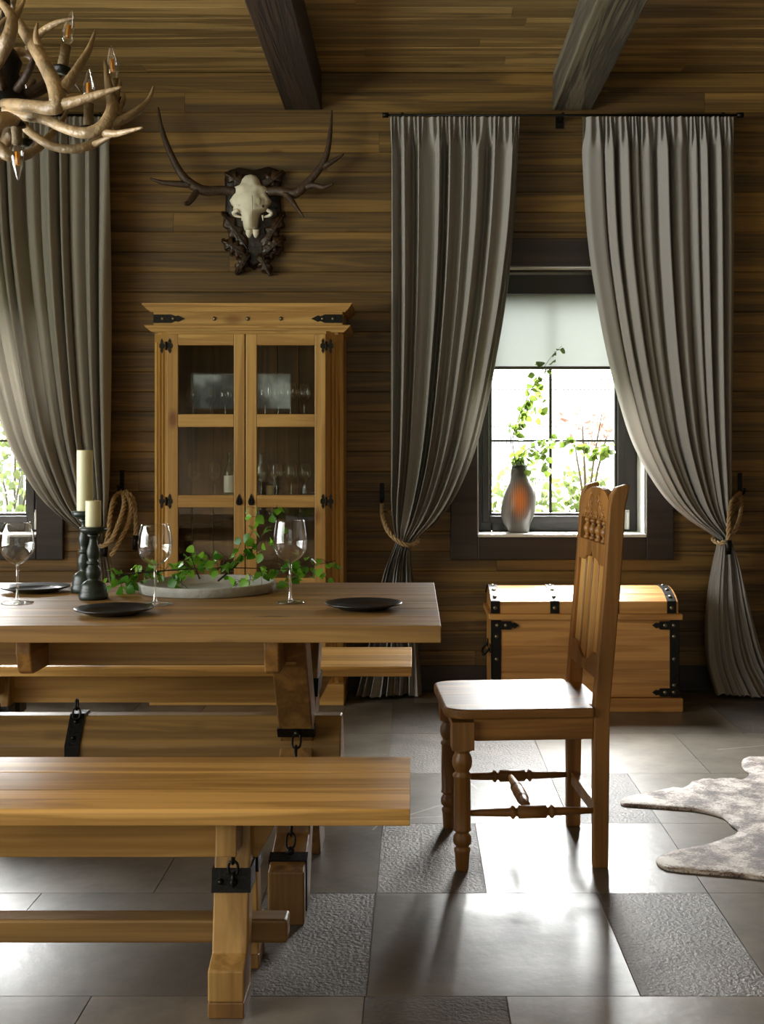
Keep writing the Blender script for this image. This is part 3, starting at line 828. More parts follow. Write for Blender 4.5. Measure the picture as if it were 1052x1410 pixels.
def oakleaf(x0, y0, x1, y1, wpx, d, lobes=3):
    """an oak leaf from stalk (x0,y0) to tip (x1,y1)"""
    L = math.hypot(x1 - x0, y1 - y0); ux, uy = (x1 - x0) / L, (y1 - y0) / L; nx, ny = -uy, ux
    pts = []
    K = 26
    for side in (1, -1):
        rg = range(K + 1) if side == 1 else range(K, -1, -1)
        for k in rg:
            t = k / K
            w = wpx * (math.sin(PI * min(1, t * .95 + .05)) ** .6) * (.72 + .28 * math.cos(2 * PI * (lobes + .5) * t + PI))
            pts.append((x0 + ux * L * t + nx * w * side, y0 + uy * L * t + ny * w * side))
    o = outline(pts, d, YW - .012, M['leafcarve'], 'oak_leaf', sk, .022)
    m = MB(); m.tube([W(x0, y0, d - .001), W((x0 + x1) / 2, (y0 + y1) / 2, d - .004), W(x0 + (x1 - x0) * .9, y0 + (y1 - y0) * .9, d + .004)], [.004, .003, .0015], 6); obj('midrib', m, M['carved'], o)
oakleaf(342, 345, 307, 293, 12, YW - .062); oakleaf(340, 352, 307, 332, 12, YW - .070)
oakleaf(362, 345, 393, 293, 12, YW - .062); oakleaf(362, 352, 394, 328, 12, YW - .070)
oakleaf(345, 358, 312, 342, 9, YW - .055); oakleaf(358, 358, 392, 342, 9, YW - .055)
oakleaf(345, 350, 326, 380, 9, YW - .075); oakleaf(358, 352, 374, 381, 10, YW - .075)
oakleaf(345, 262, 311, 240, 12, YW - .06); oakleaf(358, 262, 393, 238, 12, YW - .06)
# skull: stacked sections, cranium to muzzle
sec = [(245.2, 2, .02), (247, 8, .032), (252, 12, .045), (258, 14, .055), (261, 17, .060), (263, 23, .066), (267, 23, .072), (272, 22.5, .078), (276, 25, .084), (281, 28.5, .086), (286, 26, .086), (289, 23, .086), (293, 24, .084), (295, 19, .084), (297, 14, .086), (301, 12, .084), (307, 10.8, .08), (313, 10, .073), (317, 9.4, .064), (320, 8.6, .056)]
m = MB(); K = 28; vs, fs = [], []
for j, (py, hw, dp) in enumerate(sec):
    for k in range(K):
        a = 2 * PI * k / K
        x = math.cos(a); yv = math.sin(a)
        sx = (abs(x) ** .85) * (1 if x > 0 else -1)
        dep = dp * (abs(yv) ** .8) if yv > 0 else -.02 * abs(yv)
        if yv > 0 and 268 < py < 292: dep *= 1 - .28 * math.exp(-((abs(x) - .55) / .18) ** 2)   # eye hollows
        if yv > 0 and py > 270: dep += .010 * math.exp(-(x / .22) ** 2) * .6
        if yv > 0 and py < 300: dep -= .012 * math.exp(-(x / .1) ** 2) * (1 if py > 258 else 0)
        vs.append(W(347.6 + sx * hw, py, YW) + Vector((0, -.055 - dep, 0)))
for j in range(len(sec) - 1):
    for k in range(K): fs.append((j * K + k, j * K + (k + 1) % K, (j + 1) * K + (k + 1) % K, (j + 1) * K + k))
fs.append(tuple(range(K))); fs.append(tuple(range((len(sec) - 1) * K, len(sec) * K)))
m.add(vs, fs, 0, True)
so = obj('skull', m, M['bone'], sk)
for px, s in ((329.8, -1), (362.2, 1)):
    m = MB(); p = W(px, 284, YW - .116); m.ball(p, .006, n=10, sc=(1, .7, 1.2)); obj('eye_socket_shade', m, M['bonedark'], so)  # dark ball stands in for the shade inside the eye socket
    m = MB(); m.tube([W(347.6 + s * 20, 289, YW - .12), W(347.6 + s * 26, 293, YW - .11), W(347.6 + s * 23, 297, YW - .10), W(347.6 + s * 15, 299, YW - .10)], [.008, .010, .008, .004], 8); obj('cheekbone', m, M['bone'], so)
    m = MB(); m.tube([W(347.6 + s * 14, 296, YW - .11), W(347.6 + s * 14.5, 304, YW - .105)], [.005, .003], 7, sub=1); obj('tooth_row', m, M['bone'], so)
    m = MB(); m.tube([W(347.6 + s * 21, 262, YW - .09), W(347.6 + s * 27, 266, YW - .085)], [.012, .011], 10, sub=1); obj('pedicle', m, M['bone'], so)
for s in (-1, 1):
    m = MB(); m.tube([W(347.6 + s * 4.6, 316, YW - .098), W(347.6 + s * 4.8, 322, YW - .09), W(347.6 + s * 4.2, 327, YW - .08)], [.017, .0155, .006], 10, sub=3); obj('nasal_tip', m, M['bone'], so)
    m = MB(); m.ball(W(347.6 + s * 9, 277, YW - .131), .014, n=12, sc=(.8, .35, 1.5)); obj('brow_shade', m, plain('bone_shallow_shade', 'a39a80', .6), so)  # shade of the brow hollow, put in as a darker flattened ball
m = MB(); m.tube([W(346.5, 258, YW - .112), W(347.2, 270, YW - .138), W(347.6, 290, YW - .147), W(348, 314, YW - .132)], .0011, 6); obj('suture', m, plain('bone_seam', '6e654f', .7), so)
def wallantler(main, rad, tines):
    m = MB(); m.tube([W(x, y, YW - q) for x, y, q in main], [x * 1.3 for x in rad], 12, sub=5)
    a = obj('antler', m, M['antlerdark'], sk)
    for pts, r in tines:
        t = MB(); t.tube([W(x, y, YW - q) for x, y, q in pts], [x * 1.3 for x in r], 10, sub=5)
        obj('tine', t, M['antlerdark'], a)
wallantler([(325, 264, .085), (305, 262, .09), (285, 263, .10), (270, 258, .11), (256, 247, .12), (245, 232, .12), (232, 205, .12), (222, 175, .11), (218, 148, .10)],
           [.016, .017, .019, .019, .016, .014, .012, .009, .003],
           [([(262, 254, .12), (242, 253, .13), (222, 251, .14), (206, 245.5, .15)], [.014, .012, .009, .003]), ([(272, 262, .11), (264, 274, .14), (258, 280, .16), (253, 279, .18)], [.014, .013, .010, .004])])
wallantler([(370, 264, .085), (385, 263, .10), (400, 267, .11), (412, 263, .12), (425, 250, .12), (438, 235, .12), (448, 218, .12), (454, 190, .11), (457, 152, .10)],
           [.016, .017, .02, .018, .015, .014, .012, .009, .003],
           [([(444, 230, .12), (455, 224, .13), (466, 217, .13), (473, 212, .13)], [.011, .010, .007, .003]), ([(420, 258, .12), (432, 255, .14), (445, 258, .15), (459, 253, .16)], [.013, .011, .009, .004]),
            ([(392, 266, .11), (402, 277, .15), (410, 288, .18), (418, 299, .2)], [.014, .011, .007, .003])])

# ------------------------------------------------------------------ antler chandelier
DC = 3.2; CHX = (8 - CX) * DC / F
chn = thing('antler_chandelier', 'antler chandelier with candle bulbs hanging at upper left', 'chandelier', (CHX, DC, 2.0))
K4 = 4.03
def A(pts): return [W(x / K4, y / K4, DC - q) for x, y, q in pts]
ants = [
 ('main', [(30, 610, .10), (140, 640, .16), (250, 662, .22), (360, 712, .27), (470, 738, .30), (560, 712, .30), (610, 650, .29), (624, 580, .26), (602, 470, .23), (581, 332, .2)], [.017, .020, .019, .018, .020, .024, .024, .021, .014, .003],
  [([(615, 690, .29), (690, 660, .28), (770, 610, .26), (825, 555, .24), (852, 480, .22)], [.018, .015, .013, .009, .003]),
   ([(580, 735, .30), (640, 742, .32), (710, 728, .35), (793, 707, .38)], [.015, .011, .008, .003]),
   ([(640, 640, .28), (665, 600, .25), (685, 555, .22), (688, 515, .2)], [.014, .012, .009, .003]),
   ([(622, 600, .26), (645, 540, .24), (662, 480, .22), (668, 438, .21)], [.013, .010, .007, .003])]),
 ('low', [(30, 600, .0), (110, 680, .05), (195, 755, .10), (290, 812, .13), (400, 828, .14), (500, 806, .13), (580, 762, .10), (640, 715, .05), (690, 640, -.02)], [.016, .016, .015, .015, .016, .017, .016, .012, .003],
  [([(520, 800, .13), (575, 775, .18), (640, 745, .22)], [.011, .008, .003])]),
 ('upper', [(20, 575, .05), (90, 580, .16), (180, 588, .24), (270, 600, .29), (320, 575, .30), (305, 480, .28), (262, 390, .25), (205, 285, .2), (150, 200, .15), (90, 110, .1), (30, 40, .05), (-30, -30, .0)], [.018, .022, .021, .024, .030, .028, .024, .023, .021, .018, .014, .004],
  [([(350, 500, .28), (400, 430, .27), (450, 350, .24), (495, 270, .2), (528, 170, .15)], [.024, .018, .015, .011, .003]),
   ([(345, 580, .3), (430, 560, .32), (550, 522, .34), (678, 482, .36)], [.021, .016, .012, .003]),
   ([(215, 260, .2), (202, 215, .2), (200, 175, .2), (208, 128, .2)], [.014, .011, .008, .003])]),
 ('left', [(-60, 420, .1), (-10, 330, .16), (35, 240, .2), (62, 160, .2), (62, 90, .18), (20, 30, .15), (-30, -10, .1)], [.020, .024, .026, .024, .02, .014, .004],
  [([(75, 110, .18), (105, 60, .16), (140, -10, .14)], [.015, .011, .003]), ([(62, 110, .19), (20, 120, .2), (-30, 190, .22)], [.014, .01, .004])]),
 ('rear', [(-40, 480, -.05), (0, 360, -.15), (60, 305, -.2), (140, 292, -.22), (215, 345, -.22), (300, 380, -.2), (380, 420, -.18), (450, 508, -.15)], [.018, .02, .022, .02, .016, .012, .009, .003],
  [([(150, 290, -.22), (225, 185, -.22), (310, 130, -.2), (408, 100, -.18)], [.018, .015, .012, .003])]),
 ('under', [(-60, 760, .1), (0, 820, .16), (40, 862, .18), (110, 868, .16), (190, 838, .1), (270, 762, .05), (335, 685, .0), (380, 602, -.05)], [.012, .02, .020, .018, .016, .014, .011, .003], []),
 ('burr', [(-70, 640, .25), (-20, 670, .28), (40, 660, .26), (95, 672, .2)], [.026, .03, .026, .016], []),
]
protoA = []
for nm, main, rad, tines in ants:
    m = MB(); m.tube(A(main), [x * .78 for x in rad], 12, sub=5, flat=.92)
    a = obj('antler', m, M['antler'], chn)
    for t, r in tines:
        q = MB(); q.tube(A(t), [x * .78 for x in r], 10, sub=5); obj('tine', q, M['antler'], a)
    protoA.append(a)
# the far side of the ring, out of the frame
for a in protoA[:3]:
    for ang in (PI * .95, PI * 1.16):
        c = a.copy(); COL.objects.link(c); c.parent = chn; c.rotation_euler = (0, 0, ang)
        for ch_ in a.children:
            g = ch_.copy(); COL.objects.link(g); g.parent = c
m = MB()
hz = H + (CY - 130) * DC / F
m.lathe([(0, -.09), (.03, -.085), (.055, -.06), (.062, -.02), (.05, .02), (.035, .06), (.045, .09), (.03, .12), (.012, .14), (.012, .3)], (CHX, DC, hz), 20)
obj('hub', m, M['iron'], chn)
m = MB()
for k in range(9):
    a = 2 * PI * k / 9
    m.tube([(CHX + .05 * math.cos(a), DC + .05 * math.sin(a), hz), (CHX + .11 * math.cos(a), DC + .11 * math.sin(a), hz + .035), (CHX + .16 * math.cos(a), DC + .16 * math.sin(a), hz + .09)], [.012, .010, .006], 8)
obj('hub_prongs', m, M['antlerdark'], chn)
def chain(mb, a, b, link=.034, r=.003, wd=.009):
    a, b = Vector(a), Vector(b); t = (b - a); L = t.length; t.normalize()
    u = Vector((1, 0, 0)); u = (u - t * u.dot(t)).normalized(); w = t.cross(u)
    n = max(2, round(L / (link * .8)))
    for i in range(n):
        c = a + t * (L * (i + .5) / n); s = u if i % 2 == 0 else w
        h = link * .5
        mb.tube([c - t * h * .95, c - t * h * .6 + s * wd, c + t * h * .6 + s * wd, c + t * h * .95, c + t * h * .6 - s * wd, c - t * h * .6 - s * wd], r, 7, closed=True, sub=4)
m = MB(); chain(m, (CHX, DC, hz + .28), (CHX, DC, ZC - .03), .05, .0045, .013); obj('chain', m, M['iron'], chn)
m = MB(); m.lathe([(0, -.04), (.02, -.035), (.05, -.01), (.055, -.0005), (0, -.0005)], (CHX, DC, ZC), 20); obj('ceiling_rose', m, M['iron'], chn)
def candlebulb(bx, by, tx, ty, q, glen):
    """sleeve from (bx,by) to (tx,ty) in the traced pixels, bulb beyond"""
    a, b = W(bx / K4, by / K4, DC - q), W(tx / K4, ty / K4, DC - q)
    ax = (b - a).normalized(); L = (b - a).length
    m = MB(); m.lathe([(0, 0), (.013, 0), (.0145, L * .3), (.013, L * .6), (.0135, L), (0, L)], a, 14, ax); s = obj('candle_sleeve', m, M['sleeve'], chn)
    m = MB(); m.lathe([(.0, -.012), (.014, -.012), (.024, .0), (.024, .006), (.012, .008)], a, 16, ax); obj('drip_cup', m, M['iron'], s)
    prof = [(.008, 0), (.0165, .018), (.0175, .032), (.014, .055), (.007, .078), (.0025, .092), (0, .096)]
    m = MB(); m.lathe(prof, b, 16, ax); bu = obj('bulb', m, M['bulb'], s)
    m = MB()
    for k in range(4):
        o_ = Vector((.004 * math.cos(k * PI / 2), .004 * math.sin(k * PI / 2), 0)); m.tube([b + o_ + ax * .02, b + o_ + ax * .055], .0022, 6, sub=1)
    obj('filament', m, M['filament'], bu)
candlebulb(345, 385, 367, 252, .12, 1)
candlebulb(492, 720, 492, 575, .15, 1)
candlebulb(640, 560, 630, 440, .05, 1)
candlebulb(92, 690, 95, 800, .2, 1)
for sx_, sy_ in ((-.28, .12), (-.2, -.22), (-.05, .3)):
    a = Vector((CHX + sx_, DC + sy_, hz - .05)); b = a + Vector((0, 0, .09))
    m = MB(); m.lathe([(0, 0), (.013, 0), (.0145, .03), (.013, .06), (.0135, .09), (0, .09)], a, 14); s = obj('candle_sleeve', m, M['sleeve'], chn)
    m = MB(); m.lathe([(.0, -.012), (.014, -.012), (.024, .0), (.024, .006), (.012, .008)], a, 16); obj('drip_cup', m, M['iron'], s)
    m = MB(); m.lathe([(.008, 0), (.0165, .018), (.0175, .032), (.014, .055), (.007, .078), (.0025, .092), (0, .096)], b, 16); obj('bulb', m, M['bulb'], s)

# ------------------------------------------------------------------ dining table (X trestles)
TX1, TX0 = .0645, -1.9345; TY0, TY1 = 2.724, 3.674; TM = (TX0 + TX1) / 2; YM = (TY0 + TY1) / 2
tb = thing('trestle_table', 'long pine dining table on crossed trestle legs', 'table', (TM, YM, 0))
m = MB(); nb = 6
for k in range(nb):
    a = TY0 + (TY1 - TY0) * k / nb; b = TY0 + (TY1 - TY0) * (k + 1) / nb
    g = .002
    p = [(a, ZT - .04), (a, ZT - g if k else ZT - .004), (a + (g if k else .004), ZT), (b - (g if k < nb - 1 else .004), ZT), (b, ZT - g if k < nb - 1 else ZT - .004), (b, ZT - .04)]
    m.prism(p, 'x', TX0 + .0, TX1)
obj('tabletop', m, M['tablex'], tb, bevel=.008, seg=1)
zu = ZT - .0402
LA = [(2.875, zu), (3.002, zu), (3.334, .30), (3.37, .178), (3.53, .133), (3.53, 0), (3.38, 0), (3.21, .297)]
mir = lambda pl: [(2 * YM - a, b) for a, b in pl]
for s in (0, 1):
    f = lambda x: x if s == 0 else 2 * TM - x
    xa, xb = sorted((f(-.366), f(-.274)))
    m = MB(); m.prism(LA, 'x', xa, xb); lg = obj('trestle_leg', m, M['tablez'], tb, bevel=.004)
    m = MB(); m.prism(mir(LA), 'x', xa + .0005, xb - .0005); lg2 = obj('trestle_leg', m, M['tablez'], tb, bevel=.004)
    # iron straps round the legs, with the chain between
    def fy(z): return 2.875 + (zu - z) / 1.296
    for z0, z1, leg, L in ((.410, .437, LA, lg), ):
        m = MB(); m.prism([(fy(z1) - .004, z1), (fy(z0) - .004, z0), (fy(z0) + .132, z0), (fy(z1) + .132, z1)], 'x', xa - .004, xb + .004); obj('iron_strap', m, M['iron'], L)
    for z0, z1 in ((.50, .545),):
        yy = lambda z: 2 * YM - fy(z)
        m = MB(); m.prism([(yy(z0) + .004, z0), (yy(z1) + .004, z1), (yy(z1) - .132, z1), (yy(z0) - .132, z0)], 'x', xa - .004, xb + .004); obj('iron_strap', m, M['iron'], lg2)
    m = MB(); m.prism([(2.91, .02), (2.91, .1455), (2.912, .148), (2.945, .158), (2.945, .02)], 'x', xa - .003, xb + .003); obj('iron_strap', m, M['iron'], lg2)
    xc = (xa + xb) / 2
    m = MB(); chain(m, (xc + .004, fy(.42) - .016, .42), (xc + .004, 2.93, .175), .042, .0032, .010)
    m.ball((xc + .004, 2.928, .166), .012, n=10); m.ball((xc + .004, fy(.424) - .008, .424), .010, n=10)
    obj('chain', m, M['steel'], tb)
    x0, x1 = sorted((f(-.367), f(-.33)))
    m = MB(); m.prism([(2.80, zu), (2.80, .70), (2.815, .645), (2.83, .637), (YM * 2 - 2.83, .637), (YM * 2 - 2.80, .70), (YM * 2 - 2.80, zu)], 'x', x0, x1); obj('bearer', m, M['tabley'], tb, bevel=.004)
m = MB(); m.prism([(2.80, zu), (2.80, .69), (2.815, .645), (2.83, .637), (YM * 2 - 2.83, .637), (YM * 2 - 2.80, .70), (YM * 2 - 2.80, zu)], 'x', -.973, -.936); obj('bearer', m, M['tabley'], tb, bevel=.004)
for y0 in (2.94, YM * 2 - 2.99):
    m = MB(); m.box(-1.62, -.25 if y0 > 3 else -.30, y0, y0 + .05, .637, zu); obj('apron', m, M['tablex'], tb, bevel=.004)
m = MB(); m.prism([(3.125, .30), (3.125, .384), (3.178, .456), (3.222, .456), (3.275, .384), (3.275, .30)], 'x', -1.67, -.20); obj('stretcher', m, M['tablex'], tb, bevel=.004)
sp_ = [(3.1205, .335), (3.1205, .3855), (3.176, .4612), (3.224, .4612), (3.2795, .3855), (3.2795, .335)]
m = MB(); m.prism(sp_, 'x', -.951, -.911); st = obj('iron_strap', m, M['iron'], tb)
m = MB()
for q in (.25, .75):
    m.ball((-.931, 3.1205 + .0555 * q - .002, .3855 + .0757 * q), .006, n=8)
chain(m, (-.931, 3.165, .452), (-.931, 3.172, .50), .03, .003, .009)
obj('ring', m, M['steel'], tb)

# ------------------------------------------------------------------ benches
BY0 = 2.345; BYM = BY0 + .21; BX0, BX1 = -1.862, -.008; ZB = .45
bn = thing('bench', 'pine bench in front of the table, nearest to the viewer', 'bench', ((BX0 + BX1) / 2, BYM, 0), 'pine benches')
m = MB(); nb = 3
for k in range(nb):
    a = BY0 + .42 * k / nb; b = BY0 + .42 * (k + 1) / nb; g = .0015
    e0 = .006 if k == 0 else g; e1 = .006 if k == nb - 1 else g
    m.prism([(a, ZB - .033), (a, ZB - e0), (a + e0, ZB), (b - e1, ZB), (b, ZB - e1), (b, ZB - .033)], 'x', BX0, BX1)
obj('seat', m, M['benchx'], bn, bevel=.006, seg=1)
zs = ZB - .0332
m = MB(); m.prism([(-.275, zs), (-.345, .287), (2 * (BX0 + BX1) / 2 + .345, .287), ((BX0 + BX1) + .275, zs)], 'y', BYM - .022, BYM + .022); obj('rail', m, M['benchx'], bn, bevel=.003)
LB = [(2.492, zs), (2.44, .117), (2.39, .1), (2.39, .034), (2.49, .034), (2.55, zs)]
PAD = [(2.39, .0338), (2.39, 0), (2.485, 0), (2.49, .0338)]
mirb = lambda pl: [(2 * BYM - a, b) for a, b in pl]
for xc in (-.392, (BX0 + BX1) + .392):
    xa, xb = xc - .038, xc + .038
    for pl, pd in ((LB, PAD), (mirb(LB), mirb(PAD))):
        m = MB(); m.prism(pl, 'x', xa, xb); lg = obj('leg', m, M['benchz'], bn, bevel=.004)
        m = MB(); m.prism(pd, 'x', xa, xb); obj('foot', m, M['tablez'], lg, bevel=.003)
        s = 1 if pl is LB else -1
        ff = lambda z: (2.492 - (zs - z) * .1733)
        q = lambda y: y if s == 1 else 2 * BYM - y
        z0, z1 = .238, .287
        m = MB(); m.prism([(q(ff(z1) - .004), z1), (q(ff(z0) - .004), z0), (q(ff(z0) + .068), z0), (q(ff(z1) + .064), z1)], 'x', xa - .004, xb + .004)
        st = obj('iron_strap', m, M['iron'], lg)
    m = MB(); chain(m, (xc + .006, BY0 + .10, zs - .01), (xc + .006, 2.452, .255), .032, .003, .009); m.ball((xc + .006, 2.452, .262), .009, n=8)
    m.ball((xc - .022, 2.455, .262), .007, n=8)
    obj('chain', m, M['steel'], bn)
    m = MB(); m.box(xc - .022, xc + .022, BY0 + .05, BY0 + .37, .335, zs) ; obj('bearer', m, M['benchz'], bn, bevel=.003)
m = MB(); m.box(-1.60, -.279, BYM - .03, BYM + .03, .100, .152); obj('stretcher', m, M['tablex'], bn, bevel=.006)
dup(bn, ((BX0 + BX1) / 2, BYM + 1.6, 0), 'pine bench behind the table, between table and cabinet')

# ------------------------------------------------------------------ chair (built facing -X, origin mid-floor)
chr_ = thing('dining_chair', 'high backed pine chair standing at the end of the table', 'chair', (0, 0, 0))
hx, hy = .199, .186
def turned(z_prof, c): 
    m = MB(); m.lathe(z_prof, c, 24); return m
LEGP = [(.016, 0), (.0185, .003), (.0215, .05), (.0235, .056), (.0235, .062), (.018, .066), (.0185, .07), (.0245, .076), (.0265, .086), (.0255, .096), (.019, .106), (.0185, .11), (.0255, .114), (.0255, .118), (.0235, .122), (.0245, .19), (.0235, .262), (.027, .266), (.027, .272), (.02, .278), (.021, .284), (.0265, .294), (.029, .307), (.0275, .32), (.021, .333), (.021, .337), (.029, .341), (.029, .346)]
for sy in (-1, 1):
    m = turned(LEGP, (-hx, sy * hy, 0))
    m.box(-hx - .031, -hx + .031, sy * hy - .031, sy * hy + .031, .346, .425)
    obj('front_leg', m, M['chairz'], chr_)
    # rear post: straight leg, then leaning back, scrolled top
    t = .0175
    w0 = .0235
    yy = sy * hy
    pr = [(hx - w0, 0), (hx - w0, .45), (hx - w0 + .030, .80), (hx - w0 + .046, 1.03)]
    top = [(hx - w0 + .052, 1.062), (hx - w0 + .066, 1.085), (hx + w0 + .050, 1.094), (hx + w0 + .058, 1.088)]
    bk = [(hx + w0 + .045, 1.03), (hx + w0 + .031, .80), (hx + w0, .45), (hx + w0 - .004, 0)]
    m = MB(); m.prism(pr + top + bk, 'y', yy - t, yy + t); obj('rear_post', m, M['chairz'], chr_, bevel=.004)
m = MB()                                             # seat with rounded front corners, notched between the posts
R = .075
ol = []
X0s, X1s, Y0s = -hx - .05, hx - .024, hy + .033
for k in range(9):
    a = PI + PI / 2 * k / 8; ol.append((X0s + R + R * math.cos(a) * 1.0, -Y0s + R * .75 + R * .75 * math.sin(a)))
ol += [(X1s, -Y0s), (X1s, -hy + .018), (hx + .022, -hy + .018), (hx + .022, hy - .018), (X1s, hy - .018), (X1s, Y0s)]
for k in range(9):
    a = PI / 2 + PI / 2 * k / 8; ol.append((X0s + R + R * math.cos(a), Y0s - R * .75 + R * .75 * math.sin(a)))
m.prism(ol, 'z', .432, .4605); obj('seat', m, M['chairx'], chr_, bevel=.007, seg=3)
for sy in (-1, 1):
    m = MB(); m.box(-hx + .0312, hx - .0237, sy * hy - .014, sy * hy + .014, .368, .4318); obj('apron', m, M['chairx'], chr_, bevel=.003)
for xx in (-hx, hx - .0):
    m = MB(); m.box(xx - .014, xx + .014, -hy + .0312, hy - .0312, .368, .4318); obj('apron', m, M['chairz'], chr_, bevel=.003)
SP = [(.009, 0), (.0095, .01), (.012, .09), (.0125, .105), (.018, .110), (.019, .114), (.0125, .119), (.0125, .124), (.019, .128), (.0185, .133), (.012, .138)]
for sy in (-1, 1):
    L = 2 * hx - .0235 - .020
    prof = [(.0085, 0), (.0125, L * .30), (.012, L * .33), (.019, L * .345), (.019, L * .36), (.012, L * .375), (.012, L * .39), (.0185, L * .40), (.0185, L * .62), (.012, L * .63), (.012, L * .645), (.019, L * .66), (.019, L * .675), (.012, L * .69), (.0125, L * .72), (.0085, L)]
    m = MB(); m.lathe(prof, (-hx + .020, sy * hy, .161), 16, (1, 0, 0)); obj('side_stretcher', m, M['chairx'], chr_)
L = 2 * hy - .034
prof = [(.0095, 0), (.0145, L * .28), (.0145, L * .3), (.0185, L * .32), (.0185, L * .35), (.014, L * .37), (.0185, L * .41), (.0195, L * .5), (.0185, L * .59), (.014, L * .63), (.0185, L * .65), (.0185, L * .68), (.0145, L * .7), (.0145, L * .72), (.0095, L)]
m = MB(); m.lathe(prof, (-.005, -hy + .017, .161), 16, (0, 1, 0)); obj('cross_stretcher', m, M['chairz'], chr_)
m = MB(); m.box(hx - .013, hx + .013, -hy + .0177, hy - .0177, .135, .175); obj('rear_stretcher', m, M['chairz'], chr_, bevel=.003)
# backrest pieces: x follows the lean of the posts
def bx(z): return hx - .0235 + .003 + (.030 * (z - .45) / .35 if z < .8 else .030 + .016 * (z - .8) / .23)
def backboard(poly, th, name, mat, xoff=0.0, parent=chr_, bevel=.002):
    """poly in (y,z); extruded along the lean"""
    m = MB(); n = len(poly)
    vs = [(bx(z) + xoff, y, z) for y, z in poly] + [(bx(z) + xoff + th, y, z) for y, z in poly]
    fs = [tuple(range(n)), tuple(range(n, 2 * n))[::-1]] + [(i, n + i, n + (i + 1) % n, (i + 1) % n) for i in range(n)]
    m.add(vs, fs); return obj(name, m, mat, parent, bevel=bevel)
yi = hy - .0177
# crest rail with round arch
pl = [(-yi, .985), (yi, .985), (yi, 1.035)]
for k in range(17):
    a = PI * k / 16; pl.append((yi * .97 * math.cos(a), 1.035 + .047 * math.sin(a) ** .8))
pl.append((-yi, 1.035))
cr = backboard(pl, .022, 'crest_rail', M['chairz'])
m = MB(); rnd = random.Random(3)                    # carved scrollwork in the crest
for s in (-1, 1):
    for (y0, z0, r0, t0) in ((.04, 1.04, .022, 0), (.085, 1.022, .018, 2), (.03, 1.005, .014, 4), (.115, 1.003, .012, 1)):
        pts = []
        for k in range(14):
            a = t0 + k * .55; r = r0 * (1 - k / 16)
            z = z0 + r * math.sin(a); pts.append((bx(z) - .0005, s * (y0 + r * math.cos(a)), z))
        m.tube(pts, .0032, 6, sub=2)
for k in range(9):
    y = -.13 + .26 * k / 8
    m.tube([(bx(.992) - .0005, y - .012, .990), (bx(1.0) - .0015, y, .998), (bx(.992) - .0005, y + .012, .990)], .0028, 6, sub=2)
obj('carving', m, M['chairz'], cr)
for k in range(4):
    y = -yi * .9 + 1.8 * yi * (k + .5) / 4
    L = .067; a0 = Vector((bx(.918) + .011, y, .918)); a1 = Vector((bx(.985) + .011, y, .985))
    m = MB(); m.lathe([(.010, 0), (.012, .004), (.012, .008), (.007, .012), (.008, .018), (.0135, .026), (.0145, .033), (.0125, .041), (.007, .048), (.008, .053), (.012, .056), (.012, .06), (.009, L)], a0, 16, (a1 - a0)); obj('spindle', m, M['chairz'], chr_)
pl = [(-yi, .918), (-yi, .855), (-yi * .62, .855)]
for k in range(1, 8):
    t = k / 8; pl.append((-yi * .62 + yi * .62 * t, .855 + .012 * math.sin(PI * min(1, t * 1.2)) + .026 * t ** 3))
pl += [(0, .893)]
for k in range(7, 0, -1):
    t = k / 8; pl.append((yi * .62 - yi * .62 * t, .855 + .012 * math.sin(PI * min(1, t * 1.2)) + .026 * t ** 3))
pl += [(yi * .62, .855), (yi, .855), (yi, .918)]
backboard(pl[::-1], .022, 'middle_rail', M['chairz'])
pl = [(-yi, .535), (yi, .535), (yi, .600), (yi * .62, .600)]
for k in range(1, 16):
    t = k / 16; y = yi * .62 * (1 - 2 * t); pl.append((y, .600 - .034 * math.sin(PI * t) ** .8))
pl += [(-yi * .62, .600), (-yi, .600)]
backboard(pl, .022, 'lower_rail', M['chairz'])
pnl = backboard([(-yi, .56), (yi, .56), (yi, .90), (-yi, .90)], .006, 'back_panel', M['chairpanel'], .009)
m = MB()
for y in (-yi * .62, 0, yi * .62):
    for k in range(8):
        pass
for y in (-.082, .082):
    vs = []
    m.tube([(bx(.575) + .0085, y, .575), (bx(.72) + .0085, y, .72), (bx(.875) + .0085, y, .875)], .0045, 8, sub=3)
m.tube([(bx(.575) + .0085, 0, .565), (bx(.72) + .0085, 0, .72), (bx(.875) + .0085, 0, .885)], .0045, 8, sub=3)
obj('panel_bead', m, M['chairz'], pnl)
chr_.location = (.137 + .199 * .9976 - .186 * .06 - .0, 3.452, 0)
chr_.rotation_euler = (0, 0, math.radians(4))
c4, s4 = math.cos(math.radians(4)), math.sin(math.radians(4))
# near front leg should stand at (.137, 3.255)
chr_.location = (.137 - (-hx * c4 + hy * s4), 3.255 - (-hx * s4 - hy * c4), 0)

# ------------------------------------------------------------------ chest
CD0, CD1 = 5.29, 5.70
kx0, kx1 = (678 - CX) * CD0 / F, (934 - CX) * CD0 / F
ck = thing('wooden_chest', 'pine chest with barrel lid and black iron straps under the window', 'chest', ((kx0 + kx1) / 2, (CD0 + CD1) / 2, 0))
zl = .421
m = MB(); 
nb = 3
for k in range(nb):
    z0 = .065 + (zl - .065) * k / nb; z1 = .065 + (zl - .065) * (k + 1) / nb
    m.prism([(CD0 + .02, z0), (CD0 + .0015, z0), (CD0, z0 + .0015), (CD0, z1 - .0015), (CD0 + .0015, z1), (CD0 + .02, z1)], 'x', kx0, kx1)
m.box(kx0, kx0 + .02, CD0 + .02, CD1, .065, zl); m.box(kx1 - .02, kx1, CD0 + .02, CD1, .065, zl); m.box(kx0 + .02, kx1 - .02, CD1 - .02, CD1, .065, zl); m.box(kx0 + .02, kx1 - .02, CD0 + .02, CD1 - .02, .065, .085)
body = obj('body', m, M['chestx'], ck)
